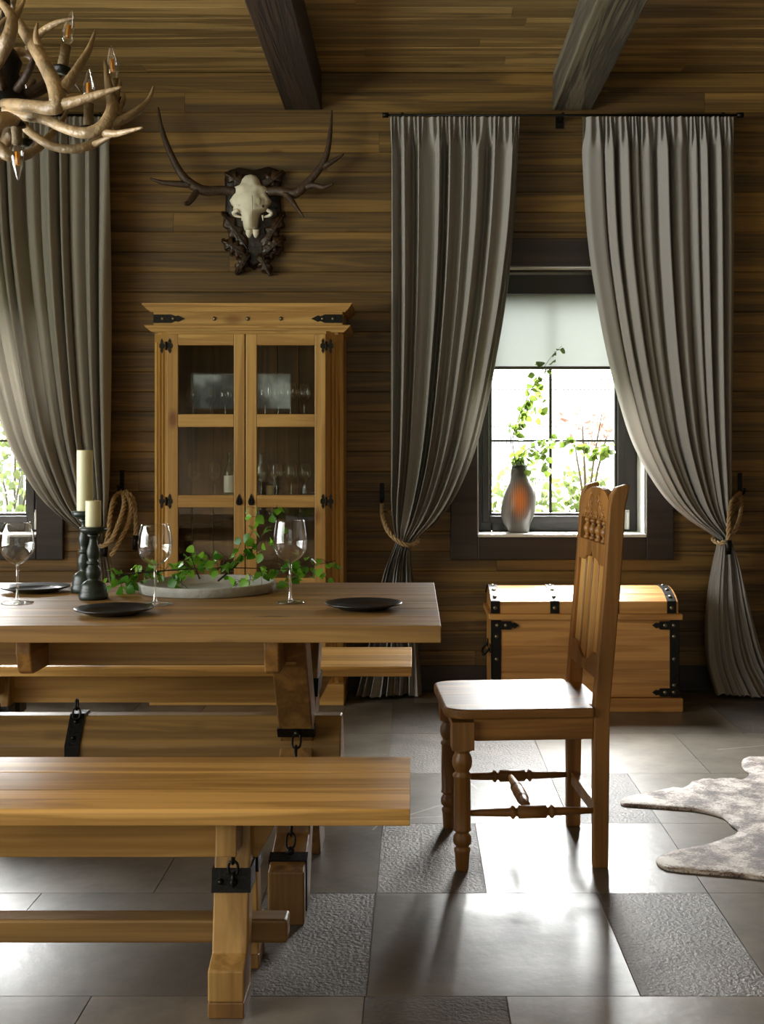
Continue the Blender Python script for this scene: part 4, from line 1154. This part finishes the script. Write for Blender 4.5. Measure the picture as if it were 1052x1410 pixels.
m = MB(); m.box(kx0 - .018, kx1 + .018, CD0 - .022, CD1, 0, .063); obj('plinth', m, M['chestx'], ck, bevel=.004)
m = MB(); m.box(kx0 - .018, kx1 + .018, CD0 - .018, CD1, zl + .001, zl + .029); ldm = obj('lid_moulding', m, M['chestx'], ck, bevel=.004)
# barrel lid of slats
zf = zl + .0295; yc_, half = (CD0 + CD1) / 2, (CD1 - CD0) / 2 - .004
def lidz(y):  # arc from front wall top to back
    t = (y - yc_) / half; return zf + .055 + .052 * (1 - t * t)
m = MB()
m.box(kx0, kx1, yc_ - half, yc_ - half + .018, zf, zf + .052); m.box(kx0, kx1, yc_ + half - .018, yc_ + half, zf, zf + .052)
ns = 6
for k in range(ns):
    ya = yc_ - half + 2 * half * k / ns + .001; yb = yc_ - half + 2 * half * (k + 1) / ns - .001
    za, zb_ = lidz(ya), lidz(yb)
    m.prism([(ya, za - .02), (ya, za - .003), (ya + .003, za), (yb - .003, zb_), (yb, zb_ - .003), (yb, zb_ - .02)], 'x', kx0, kx1)
for x0 in (kx0, kx1 - .018):
    pl = [(yc_ - half + .018, zf), (yc_ + half - .018, zf)] + [(yc_ + half - 2 * half * k / 12, lidz(yc_ + half - 2 * half * k / 12) - .021) for k in range(13)]
    m.prism(pl, 'x', x0, x0 + .018)
lid = obj('lid', m, M['chestx'], ck)
for px in (682, 764, 846, 925):
    xc = (px - CX) * CD0 / F; w = .021
    pl_o = [(yc_ - half - .003, zf + .001), (yc_ - half - .003, zf + .056)] + [(yc_ - half + 2 * half * k / 14, lidz(yc_ - half + 2 * half * k / 14) + .0035) for k in range(15)] + [(yc_ + half + .003, zf + .05)]
    pl_i = [(yc_ + half, zf + .05)] + [(yc_ + half - 2 * half * k / 14, lidz(yc_ + half - 2 * half * k / 14) - .002) for k in range(15)] + [(yc_ - half, zf + .054), (yc_ - half, zf + .001)]
    m = MB()
    L_, L2 = pl_o, pl_i[::-1]
    n = min(len(L_), len(L2))
    for k in range(n - 1):
        m.prism([L_[k], L_[k + 1], L2[k + 1], L2[k]], 'x', xc - w, xc + w)
    s = obj('lid_strap', m, M['iron'], lid)
    m = MB(); m.ball((xc, yc_ - half - .004, zf + .026), .010, n=10, sc=(1, .6, 1)); obj('nail', m, M['stud'], lid)
    for t in (.08, .25, .45):
        y = yc_ - half + 2 * half * t
        m = MB(); m.ball((xc, y, lidz(y) + .004), .010, n=10, sc=(1, 1, .6)); obj('nail', m, M['stud'], lid)
for s, xa in ((1, kx0), (-1, kx1)):
    def xs(a, b): return (min(xa + s * a, xa + s * b), max(xa + s * a, xa + s * b))
    m = MB(); a, b = xs(-.004, .04); m.box(a, b, CD0 - .004, CD0 - .0003, .066, zl - .001)
    a, b = xs(-.004, -.0003); m.box(a, b, CD0 - .004, CD0 + .045, .066, zl - .001)
    cs = obj('corner_strap', m, M['iron'], body, bevel=.001)
    for z in (.12, .24, .345):
        m = MB(); m.ball((xa + s * .02, CD0 - .004, z), .010, n=10, sc=(1, .6, 1)); obj('nail', m, M['stud'], body)
    for zc in (.397, .088):
        hh = .019
        pts = [(-.004, -hh), (.085, -hh), (.092, -hh * .5), (.104, -hh * .7), (.122, 0), (.104, hh * .7), (.092, hh * .5), (.085, hh), (-.004, hh)]
        m = MB(); m.prism([(xa + s * p, zc + q) for p, q in pts], 'y', CD0 - .008, CD0 - .0041); t = obj('pointed_strap', m, M['iron'], body)
        for q in (.022, .062):
            m = MB(); m.ball((xa + s * q, CD0 - .008, zc), .010, n=10, sc=(1, .6, 1)); obj('nail', m, M['stud'], body)
    m = MB(); zc = .27
    m.tube([(xa - s * .004, 5.42, zc), (xa - s * .028, 5.43, zc - .03), (xa - s * .03, 5.5, zc - .04), (xa - s * .028, 5.57, zc - .03), (xa - s * .004, 5.58, zc)], .006, 8)
    for y in (5.42, 5.58): a, b = xs(-.005, -.0003); m.box(a, b, y - .02, y + .02, zc - .02, zc + .02)
    obj('side_handle', m, M['iron'], ck)

# ------------------------------------------------------------------ things on the table
def plate(px, d, r, lab):
    loc = ontable(px, d); m = MB()
    m.lathe([(0, .0), (r * .62, .0), (r * .66, .003), (r * .98, .013), (r, .0155), (r * .985, .0175), (r * .68, .0085), (r * .62, .006), (0, .006)], loc, 48)
    tag(obj('plate', m, M['plate'], base=loc), lab, 'plate', 'black plates')
plate(157, 2.93, .100, 'black plate lying in front of the candlesticks')
plate(500.5, 3.035, .103, 'black plate at the right end of the table')
plate(49, 3.42, .101, 'black plate behind the leftmost wine glass')
loc = ontable(286, 3.44); R0 = .203
tray = MB(); tray.lathe([(0, 0), (R0 - .006, 0), (R0 - .002, .003), (R0, .024), (R0 - .001, .028), (R0 - .004, .029), (R0 - .012, .028), (R0 - .014, .012), (0, .010)], loc, 72)
tag(obj('tray', tray, M['concrete'], base=loc), 'round grey concrete tray with a low rim', 'tray')
def candlestick(px, d, h, lab, ch_, cr_, clab, r0):
    loc = ontable(px, d); k = h / .2
    t = thing('candlestick', lab, 'candlestick', loc, 'dark turned candlesticks')
    p = [(0, 0), (.038, 0), (.0405, .004), (.0405, .014), (.037, .018), (.038, .022), (.036, .030), (.034, .034), (.0345, .038), (.028, .046), (.018, .052), (.0165, .056), (.0195, .064), (.0215, .074), (.0205, .084), (.015, .093), (.0145, .096), (.0195, .099), (.0185, .103), (.0135, .107), (.0165, .116), (.019, .128), (.018, .138), (.013, .152), (.0105, .164), (.011, .172), (.018, .178), (.030, .184), (.036, .188), (.038, .192), (.038, .199), (.035, .2), (0, .2)]
    a = [(r * r0, z * k) for r, z in p if z * k <= h * .9]; b = [(r, z * k) for r, z in p if z * k > h * .9]
    m = MB(); m.lathe(a + [(.010, h * .905)], loc, 32); obj('stem', m, M['candlestick'], t)
    m = MB(); m.lathe([(.0, h * .895)] + b, loc, 32); obj('drip_plate', m, M['candlestick'], t)
    cl = loc + Vector((0, 0, h + .0004))
    c = thing('pillar_candle', clab, 'candle', cl, 'pillar candles')
    m = MB(); m.lathe([(0, 0), (cr_ * .97, 0), (cr_, .003), (cr_, ch_ - .003), (cr_ * .97, ch_), (cr_ * .86, ch_ - .0015), (0, ch_ - .003)], cl, 32); obj('wax_body', m, M['wax'], c)
    m = MB(); m.tube([cl + Vector((0, 0, ch_ - .004)), cl + Vector((.001, 0, ch_ + .006)), cl + Vector((.003, 0, ch_ + .010))], .0011, 6); obj('wick', m, M['wick'], c)
candlestick(117, 3.40, .241, 'taller dark turned candlestick standing behind the shorter one', .180, .0236, 'tall cream pillar candle', 1.0)
candlestick(128.5, 3.24, .203, 'shorter dark turned candlestick standing in front', .0745, .0217, 'short cream pillar candle', 1.0)

# leafy branches ---------------------------------------------------
def leaf(mb, p, dirv, up, L, w, curl=.15):
    d = dirv.normalized(); s = d.cross(up)
    if s.length < 1e-3: s = d.orthogonal()
    s.normalize(); n = s.cross(d)
    prof = [(0, .0), (.12, .55), (.32, 1.0), (.55, .95), (.8, .55), (1, 0)]
    vs, fs = [], []
    for t, k in prof:
        c = p + d * L * t - n * curl * L * t * t
        if k == 0: vs.append((c,))
        else: vs.append((c - s * w * k + n * w * .25 * k, c, c + s * w * k + n * w * .25 * k))
    flat, idx = [], []
    for r in vs:
        idx.append(list(range(len(flat), len(flat) + len(r)))); flat += list(r)
    for a, b in zip(idx, idx[1:]):
        if len(a) == 1: fs += [(a[0], b[0], b[1]), (a[0], b[1], b[2])]
        elif len(b) == 1: fs += [(a[0], b[0], a[1]), (a[1], b[0], a[2])]
        else: fs += [(a[0], b[0], b[1], a[1]), (a[1], b[1], b[2], a[2])]
    mb.add(flat, fs, 0, True)
def rv(rnd): 
    while True:
        v = Vector((rnd.uniform(-1, 1), rnd.uniform(-1, 1), rnd.uniform(-1, 1)))
        if .05 < v.length < 1: return v.normalized()
def branch(lab, stems, clusters, size, lm, loc, zmin=None, seed=1, name='leafy_branch', cat='branch', r0=.003, group=None, jx=.025):
    rnd = random.Random(seed)
    t = thing(name, lab, cat, loc, group)
    m = MB()
    for st in stems:
        rr = [r0 * (1 - .75 * i / (len(st) - 1)) for i in range(len(st))]
        m.tube(st, rr, 7, sub=5)
    lv = MB()
    for p, n, spread in clusters:
        for k in range(n):
            q = p + Vector((rnd.gauss(0, spread), rnd.gauss(0, spread), rnd.gauss(0, spread)))
            if zmin: q.z = max(q.z, zmin + .006)
            d = rv(rnd); d.z = d.z * .5 - .45; d.normalize()
            L = size * rnd.uniform(.7, 1.2)
            if zmin and q.z + d.z * L < zmin + .003: d.z = max(d.z, (zmin + .012 - q.z) / L)
            # petiole back towards the nearest cluster centre
            m.tube([p + (q - p) * .05, p + (q - p) * .6 + Vector((0, 0, spread * .2)), q], .0008, 4, sub=2)
            leaf(lv, q, d, (rv(rnd) + Vector((0, -.6, .6))).normalized(), L, L * rnd.uniform(.36, .46))
    obj('stem', m, M['stem'], t)
    obj('leaves', lv, lm, t, clean=False)
    return t
zt = ZT + .001
W3 = lambda x, y, d: W(x, y, d)
def cl(lst, n, sp): return [(W(x, y, d), n, sp) for x, y, d in lst]
branch('green leafy branch lying low across the grey tray', [
    [W(160, 792, 3.40), W(200, 788, 3.40), W(270, 783, 3.42), W(330, 782, 3.44), W(400, 783, 3.46), W(462, 772, 3.48)],
    [W(275, 797, 3.42), W(268, 780, 3.44), W(262, 762, 3.45)], [W(300, 784, 3.44), W(310, 770, 3.40), W(300, 757, 3.38)]],
    cl([(163, 795, 3.40), (176, 790, 3.42), (190, 786, 3.40), (205, 784, 3.44), (165, 803, 3.36), (180, 800, 3.36)], 6, .014)
    + cl([(215, 790, 3.42), (228, 784, 3.44), (158, 788, 3.38), (315, 787, 3.42), (395, 788, 3.46), (420, 790, 3.46)], 5, .014)
    + cl([(255, 770, 3.45), (268, 762, 3.46), (275, 775, 3.42), (290, 768, 3.42), (300, 778, 3.40), (262, 785, 3.40), (250, 780, 3.44)], 6, .013)
    + cl([(240, 797, 3.34), (250, 803, 3.32), (330, 800, 3.36), (345, 797, 3.34), (360, 793, 3.4)], 5, .012)
    + cl([(372, 785, 3.44), (385, 775, 3.46), (408, 775, 3.48), (420, 770, 3.48), (432, 780, 3.48), (440, 790, 3.46), (452, 775, 3.48), (408, 795, 3.46)], 4, .014)
    + cl([(464, 783, 3.46)], 2, .006), .030, M['leaf'], ontable(300, 3.44), ZT, 5)
branch('green leafy twig rising from the tray before the right cabinet door', [
    [W(300, 800, 3.42), W(320, 783, 3.44), W(345, 758, 3.46), W(365, 735, 3.47), W(375, 712, 3.48), W(382, 695, 3.48)]],
    cl([(322, 768, 3.42), (335, 762, 3.44), (330, 752, 3.44), (348, 752, 3.46), (345, 738, 3.46), (354, 745, 3.46), (362, 752, 3.46), (375, 748, 3.46)], 3, .010)
    + cl([(354, 712, 3.47), (348, 725, 3.47), (372, 715, 3.48), (368, 730, 3.47), (352, 700, 3.47), (380, 698, 3.48), (376, 722, 3.48)], 2, .009), .030, M['leaf'], ontable(318, 3.43), ZT, 8)

# vase on the sill -----------------------------------------------
DV = 5.85
vb = Vector(((714.5 - CX) * DV / F, DV, WZ0 + .0036))
vs_ = thing('vase', 'smoky grey vase with a painted amber glow on the window sill', 'vase', vb)
def vasemat():
    m, nt, nd, lk = newmat('smoked_glass_vase')
    out = nd.new('ShaderNodeOutputMaterial'); b = nd.new('ShaderNodeBsdfPrincipled')
    tr = nd.new('ShaderNodeBsdfTranslucent'); mx = nd.new('ShaderNodeMixShader'); mx.inputs[0].default_value = .4
    tc = nd.new('ShaderNodeTexCoord'); mp = nd.new('ShaderNodeMapping')
    mp.inputs['Location'].default_value = (.004, 0, -.165); mp.inputs['Scale'].default_value = (17, .001, 10.5)
    mp.vector_type = 'POINT'
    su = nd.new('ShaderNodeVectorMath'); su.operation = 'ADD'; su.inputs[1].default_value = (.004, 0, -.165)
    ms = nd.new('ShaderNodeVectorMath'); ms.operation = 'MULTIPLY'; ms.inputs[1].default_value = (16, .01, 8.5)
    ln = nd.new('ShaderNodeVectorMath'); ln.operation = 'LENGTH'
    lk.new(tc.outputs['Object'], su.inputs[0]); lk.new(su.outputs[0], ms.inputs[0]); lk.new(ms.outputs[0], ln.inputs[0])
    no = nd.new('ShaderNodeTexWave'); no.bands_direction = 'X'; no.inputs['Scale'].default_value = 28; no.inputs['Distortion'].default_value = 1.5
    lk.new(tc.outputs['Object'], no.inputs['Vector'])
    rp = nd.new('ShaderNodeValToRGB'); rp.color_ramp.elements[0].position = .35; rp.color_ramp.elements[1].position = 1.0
    rp.color_ramp.elements[0].color = rgb('cd8246'); rp.color_ramp.elements[1].color = rgb('5f5f5b')  # amber glow seen through the glass, painted into the colour
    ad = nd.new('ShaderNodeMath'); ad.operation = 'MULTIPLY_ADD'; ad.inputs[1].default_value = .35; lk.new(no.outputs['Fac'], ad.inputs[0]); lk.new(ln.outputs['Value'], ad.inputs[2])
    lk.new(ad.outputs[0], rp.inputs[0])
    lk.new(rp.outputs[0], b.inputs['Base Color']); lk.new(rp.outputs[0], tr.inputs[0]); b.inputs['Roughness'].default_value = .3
    lk.new(b.outputs[0], mx.inputs[1]); lk.new(tr.outputs[0], mx.inputs[2]); lk.new(mx.outputs[0], out.inputs[0])
    return m
prof = [(0, .0), (.046, .0), (.052, .004), (.068, .045), (.082, .09), (.086, .14), (.083, .185), (.072, .225), (.056, .255), (.045, .28), (.041, .31), (.0405, .343), (.036, .343), (.036, .29), (.036, .28)]
m = MB(); m.lathe(prof, vb, 48)
for v in m.v:                                      # lean the belly and cut the oblique facet
    z = v.z - vb.z
    if z < .3:
        k = math.sin(PI * min(1, z / .3))
        v.x += .012 * math.sin(2 * PI * z / .3) * -1 * (1 if z < .15 else .6)
        if v.x > vb.x and z < .17: v.x += .010 * k * math.exp(-((z - .09) / .04) ** 2)
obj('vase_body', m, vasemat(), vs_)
mouth = W(710, 640, DV)
branch('upright leafy branch standing in the vase', [
    [W(712, 690, DV), W(710, 640, DV), W(706, 605, DV - .01), W(716, 570, DV - .02), W(730, 540, DV - .03), W(748, 508, DV - .03), W(760, 490, DV - .03), W(774, 476, DV - .03)],
    [W(712, 690, DV), W(707, 640, DV), W(704, 610, DV), W(703, 585, DV)]],
    cl([(773, 481, DV - .03), (766, 486, DV - .03), (763, 497, DV - .03), (742, 500, DV - .03)], 2, .005)
    + cl([(740, 515, DV - .03), (722, 560, DV - .02), (750, 510, DV - .03), (748, 520, DV - .03), (735, 530, DV - .03), (742, 535, DV - .03), (730, 538, DV - .03), (747, 547, DV - .03), (728, 552, DV - .02), (745, 560, DV - .03), (732, 560, DV - .02)], 3, .013)
    + cl([(716, 568, DV - .02), (722, 575, DV - .02), (737, 570, DV - .02), (714, 582, DV - .02), (724, 586, DV - .02), (712, 590, DV - .02), (702, 585, DV)], 4, .014)
    + cl([(710, 600, DV - .01), (705, 640, DV), (720, 630, DV)], 2, .012), .044, M['leafw'], mouth, None, 12, r0=.0028)
branch('leafy branch drooping right out of the vase', [
    [W(713, 690, DV), W(712, 640, DV), W(722, 622, DV - .02), W(745, 612, DV - .04), W(785, 607, DV - .05), W(815, 612, DV - .05), W(836, 618, DV - .05)],
    [W(735, 616, DV - .03), W(748, 630, DV - .04), W(752, 655, DV - .05)]],
    cl([(715, 625, DV), (725, 632, DV - .01), (730, 620, DV - .02), (722, 640, DV - .01), (712, 634, DV)], 7, .017)
    + cl([(743, 608, DV - .04), (755, 612, DV - .04), (745, 625, DV - .04), (760, 605, DV - .04)], 6, .015)
    + cl([(750, 632, DV - .05), (755, 645, DV - .05), (748, 655, DV - .05)], 3, .011)
    + cl([(780, 608, DV - .05), (792, 613, DV - .05), (800, 616, DV - .05), (812, 617, DV - .05), (822, 622, DV - .05), (830, 625, DV - .05), (836, 616, DV - .05)], 6, .013), .044, M['leafw'], mouth + Vector((.004, 0, 0)), None, 15, r0=.0028)

# ------------------------------------------------------------------ hide rug
def hidemat():
    m, nt, nd, lk = newmat('cow_hide')
    out = nd.new('ShaderNodeOutputMaterial'); b = nd.new('ShaderNodeBsdfPrincipled'); lk.new(b.outputs[0], out.inputs[0])
    tc = nd.new('ShaderNodeTexCoord')
    n1 = nd.new('ShaderNodeTexNoise'); n1.inputs['Scale'].default_value = 7; n1.inputs['Detail'].default_value = 8; n1.inputs['Roughness'].default_value = .7
    mp = nd.new('ShaderNodeMapping'); mp.inputs['Scale'].default_value = (60, 150, 60)
    n2 = nd.new('ShaderNodeTexNoise'); n2.inputs['Scale'].default_value = 2.5; n2.inputs['Detail'].default_value = 5
    lk.new(tc.outputs['Object'], n1.inputs['Vector']); lk.new(tc.outputs['Object'], mp.inputs[0]); lk.new(mp.outputs[0], n2.inputs['Vector'])
    a = nd.new('ShaderNodeMath'); a.operation = 'MULTIPLY_ADD'; a.inputs[1].default_value = .4; lk.new(n2.outputs['Fac'], a.inputs[0]); lk.new(n1.outputs['Fac'], a.inputs[2])
    rp = nd.new('ShaderNodeValToRGB'); e = rp.color_ramp.elements
    e[0].position = .60; e[0].color = rgb('32231c'); e[1].position = .76; e[1].color = rgb('dcd4cc')
    q = e.new(.68); q.color = rgb('8d7a70')
    lk.new(a.outputs[0], rp.inputs[0]); lk.new(rp.outputs[0], b.inputs['Base Color'])
    b.inputs['Roughness'].default_value = .7; b.inputs['Sheen Weight'].default_value = .4
    bp = nd.new('ShaderNodeBump'); bp.inputs['Strength'].default_value = .6; bp.inputs['Distance'].default_value = .004
    lk.new(n2.outputs['Fac'], bp.inputs['Height']); lk.new(bp.outputs[0], b.inputs['Normal'])
    return m
Z = [(70, 380), (95, 350), (200, 325), (350, 297), (440, 280), (500, 283), (560, 252), (640, 232), (750, 225), (840, 215), (890, 228), (935, 212), (950, 180), (920, 162), (898, 125), (908, 90), (960, 70), (1080, 74), (1250, 110), (1420, 60), (1560, 90), (1560, 400), (1480, 520), (1600, 760), (1500, 960), (1300, 900), (1052, 905), (900, 890), (700, 872), (500, 855), (400, 842), (340, 818), (315, 787), (332, 757), (450, 710), (560, 690), (700, 660), (800, 622), (858, 600), (872, 572), (835, 548), (790, 500), (740, 475), (600, 440), (450, 426), (300, 415), (150, 405), (90, 400)]
PG = []
for x, y in Z:
    px, py = 840 + x / 4.96, 1030 + y / 4.96
    d = F * H / (py - CY); PG.append(Vector(((px - CX) * d / F, d, 0)))
PG, _ = spline(PG, [0] * len(PG), 3, True)
bm = bmesh.new()
vv = [bm.verts.new((p.x, p.y, .003)) for p in PG]
fc = bm.faces.new(vv)
bmesh.ops.triangulate(bm, faces=[fc])
for _ in range(3): bmesh.ops.subdivide_edges(bm, edges=[e for e in bm.edges if e.calc_length() > .04], cuts=1, use_grid_fill=False); bmesh.ops.triangulate(bm, faces=bm.faces[:])
bmesh.ops.recalc_face_normals(bm, faces=bm.faces[:])
for v in bm.verts:
    ed = v.is_boundary
    nz = noise.noise(Vector((v.co.x * 5, v.co.y * 5, 2)))
    v.co.z = .0025 + (.004 if ed else .008 + .007 * max(0, nz))
r = bmesh.ops.extrude_face_region(bm, geom=bm.faces[:])
for g in r['geom']:
    if isinstance(g, bmesh.types.BMVert): g.co.z = .0008
bmesh.ops.recalc_face_normals(bm, faces=bm.faces[:])
me = bpy.data.meshes.new('hide_rug')
L0 = Vector((1.1, 3.65, 0))
for v in bm.verts: v.co -= L0
bm.to_mesh(me); bm.free()
for p in me.polygons: p.use_smooth = True
me.materials.append(hidemat())
o = bpy.data.objects.new('hide_rug', me); COL.objects.link(o); o.location = L0
tag(o, 'mottled brown and white cow hide on the floor at the right edge', 'rug')

# ------------------------------------------------------------------ outside
m = MB(); m.box(-30, 30, YW + .31, 60, -.4, -.25)
o = obj('lawn', m, plain('grass', '4a5430', .9, var=.25, vscale=3)); o['kind'] = 'structure'; o.name = 'ground'
FD = 14.0
fence = None
for i, x0 in enumerate((-.4, -8.0)):
    t_lab = ['pale wire mesh fence panel seen through the right window', 'pale wire mesh fence panel outside the left window'][i]
    if fence is None:
        fence = thing('fence_panel', t_lab, 'fence', (x0, FD, -.25), 'mesh fence panels')
        m = MB()
        for k in range(64): xx = x0 + .03 + k * .05; m.tube([(xx, FD, -.2), (xx, FD, 2.2)], .0042, 4, sub=1)
        for z in (0, .45, .9, 1.35, 1.55, 2.0, 2.12): m.tube([(x0, FD + .006, z), (x0 + 3.2, FD + .006, z)], .005, 4, sub=1)
        obj('wire_mesh', m, plain('fence_wire', '3d4040', .6), fence)
        for xp in (x0, x0 + 3.2):
            m = MB(); m.box(xp - .03, xp + .03, FD + .01, FD + .05, -.25, 2.25); obj('post', m, plain('fence_post', '5a5d5c', .6), fence)
    else: dup(fence, (x0, FD, -.25), t_lab)
def bush(px, d, w, h, lab, c1, c2, n, seed, name='bush', trunk=False, zc=None, gp=None):
    rnd = random.Random(seed); x = (px - CX) * d / F
    t = thing(name, lab, 'tree' if trunk else 'shrub', (x, d, -.25), gp)
    lv, st = MB(), MB()
    top = zc if trunk else -.25
    for k in range(n):
        v = rv(rnd) * rnd.random() ** .4
        p = Vector((x + v.x * w, d + v.y * w * .7, (top + v.z * h) if trunk else (-.25 + h * .5 + v.z * h * .5)))
        leaf(lv, p, rv(rnd), rv(rnd), .09 if not trunk else .07, .032 if not trunk else .016)
    for k in range(7 if not trunk else 5):
        v = rv(rnd)
        e = Vector((x + v.x * w * .7, d + v.y * w * .5, (top + v.z * h * .7) if trunk else (-.25 + h * (.6 + .3 * v.z))))
        st.tube([(x + v.x * .03, d, -.25), (x + v.x * w * .15, d, (-.25 + (e.z + .25) * .6)), e], [.018, .012, .004], 5, sub=3)
    obj('stems', st, plain('bark', '4a4038', .8), t)
    obj('leaves', lv, leafmat('leaf_' + name, c1, c2, .25), t, clean=False)
bush(700, 11.6, .6, 1.34, 'green bush outside low behind the vase', '46542a', '66753f', 900, 1, gp='bushes by the fence')
bush(800, 13.0, .5, 1.30, 'green bush outside low behind the chair back', '46542a', '707d45', 800, 2, gp='bushes by the fence')
bush(885, 11.3, .45, 1.36, 'green bush outside behind the right window frame', '3d4a22', '5a6838', 300, 3, gp='bushes by the fence')
bush(20, 11, .9, 2.2, 'green bush outside the left window', '3d4a22', '66733c', 900, 6, gp='bushes by the fence')
bush(808, 10.2, .30, .24, 'small pinkish maple tree outside the right window', '8a6c68', 'a88c86', 240, 8, 'maple_tree', True, H - (583 - CY) * 10.2 / F)

# ------------------------------------------------------------------ light
w = bpy.data.worlds.new('sky'); SC.world = w; w.use_nodes = True
nt = w.node_tree; nd, lk = nt.nodes, nt.links
bg = nd['Background']
SKY_FAR, SKY_UP, SUNGLOW, SKY_FRONT, SKY_LEFT, GROUND = 2.4, 22.0, 205.0, 2.5, 10.5, 2.2
tc = nd.new('ShaderNodeTexCoord'); sx = nd.new('ShaderNodeSeparateXYZ'); lk.new(tc.outputs['Generated'], sx.inputs[0])
def mrange(src, a, b, c, d):
    n = nd.new('ShaderNodeMapRange'); n.interpolation_type = 'SMOOTHSTEP'
    for k, v in (('From Min', a), ('From Max', b), ('To Min', c), ('To Max', d)): n.inputs[k].default_value = v
    lk.new(src, n.inputs['Value']); return n.outputs[0]
def mth(op, a, b=None):
    n = nd.new('ShaderNodeMath'); n.operation = op
    for i, v in enumerate((a, b)):
        if v is None: continue
        if isinstance(v, (int, float)): n.inputs[i].default_value = v
        else: lk.new(v, n.inputs[i])
    return n.outputs[0]
# the sky behind the house is a bright thin overcast with the veiled sun in it, paler haze at the horizon
vd = nd.new('ShaderNodeVectorMath'); vd.operation = 'DOT_PRODUCT'; lk.new(tc.outputs['Generated'], vd.inputs[0])
el = math.radians(52); vd.inputs[1].default_value = (-.05, math.cos(el), math.sin(el))
lobe = mth('MULTIPLY', mth('POWER', mth('MAXIMUM', vd.outputs['Value'], 0.0), 6.0), SUNGLOW)
lobe = mth('MULTIPLY', lobe, mrange(sx.outputs['Z'], .05, .22, .03, 1.0))
back = mth('ADD', mrange(sx.outputs['Z'], .07, .3, SKY_FAR, SKY_UP), lobe)
side = mrange(sx.outputs['X'], -.75, -.25, SKY_LEFT, SKY_FRONT)
side = mth('MULTIPLY', side, mrange(sx.outputs['Z'], -.1, .05, GROUND, 1.0))
k = mrange(sx.outputs['Y'], .25, .6, 0.0, 1.0)
tot = mth('ADD', mth('MULTIPLY', back, k), mth('MULTIPLY', side, mth('SUBTRACT', 1.0, k)))
# woodland on the horizon on the side behind the camera
nz = nd.new('ShaderNodeTexNoise'); nz.inputs['Scale'].default_value = 26; nz.inputs['Detail'].default_value = 6
lk.new(tc.outputs['Generated'], nz.inputs['Vector'])
wood_m = mth('MULTIPLY', mrange(sx.outputs['Z'], .30, .12, 0.0, 1.0), mrange(sx.outputs['Y'], -.45, -.7, 0.0, 1.0))
leafy = mrange(nz.outputs['Fac'], .42, .62, .12, .75)
tot = mth('MULTIPLY', tot, mth('ADD', mth('MULTIPLY', leafy, wood_m), mth('SUBTRACT', 1.0, wood_m)))
lk.new(tot, bg.inputs['Strength'])
cm = nd.new('ShaderNodeMix'); cm.data_type = 'RGBA'; lk.new(wood_m, cm.inputs['Factor'])
cm.inputs['A'].default_value = (.99, 1.0, .985, 1); cm.inputs['B'].default_value = (.90, .98, .80, 1)
lk.new(cm.outputs['Result'], bg.inputs['Color'])
def portal(name, loc, rot, sx_, sy_):
    l = bpy.data.lights.new(name, 'AREA'); l.shape = 'RECTANGLE'; l.size = sx_; l.size_y = sy_; l.energy = 1
    l.cycles.is_portal = True
    o = bpy.data.objects.new(name, l); COL.objects.link(o); o.location = loc; o.rotation_euler = rot
portal('window_portal', ((WX0 + WX1) / 2, YW + .28, (WZ0 + WZ1) / 2), (-PI / 2, 0, 0), WX1 - WX0, WZ1 - WZ0)
portal('window_portal', ((WX0 + WX1) / 2 + SHIFT, YW + .28, (WZ0 + WZ1) / 2), (-PI / 2, 0, 0), WX1 - WX0, WZ1 - WZ0)
portal('window_portal', (RX0 - .22, (LW[0] + LW[1]) / 2, (LW[2] + LW[3]) / 2), (0, -PI / 2, 0), LW[3] - LW[2], LW[1] - LW[0])
portal('window_portal', ((FWX[0] + FWX[1]) / 2, RY0 - .2, (FWX[2] + FWX[3]) / 2), (PI / 2, 0, 0), FWX[1] - FWX[0], FWX[3] - FWX[2])  # portal of the added fill opening behind the camera

# ------------------------------------------------------------------ camera, view
cam = bpy.data.cameras.new('camera'); co = bpy.data.objects.new('camera', cam); COL.objects.link(co)
co.location = (0, 0, H); co.rotation_euler = (PI / 2, 0, 0)
cam.sensor_fit = 'HORIZONTAL'; cam.sensor_width = 36; cam.lens = F / 1052 * 36
cam.shift_x = -(CX - 526) / 1052; cam.shift_y = -(705 - CY) / 1052
cam.clip_start = .05; cam.clip_end = 200
SC.camera = co
vs = SC.view_settings
vs.view_transform = 'Standard'; vs.look = 'None'; vs.gamma = 1; vs.use_curve_mapping = False
vs.exposure = 0
SC.cycles.max_bounces = 10; SC.cycles.transparent_max_bounces = 24; SC.cycles.diffuse_bounces = 5
SC.cycles.caustics_reflective = False; SC.cycles.caustics_refractive = False
SC.cycles.sample_clamp_indirect = 6
SC.cycles.use_denoising = True
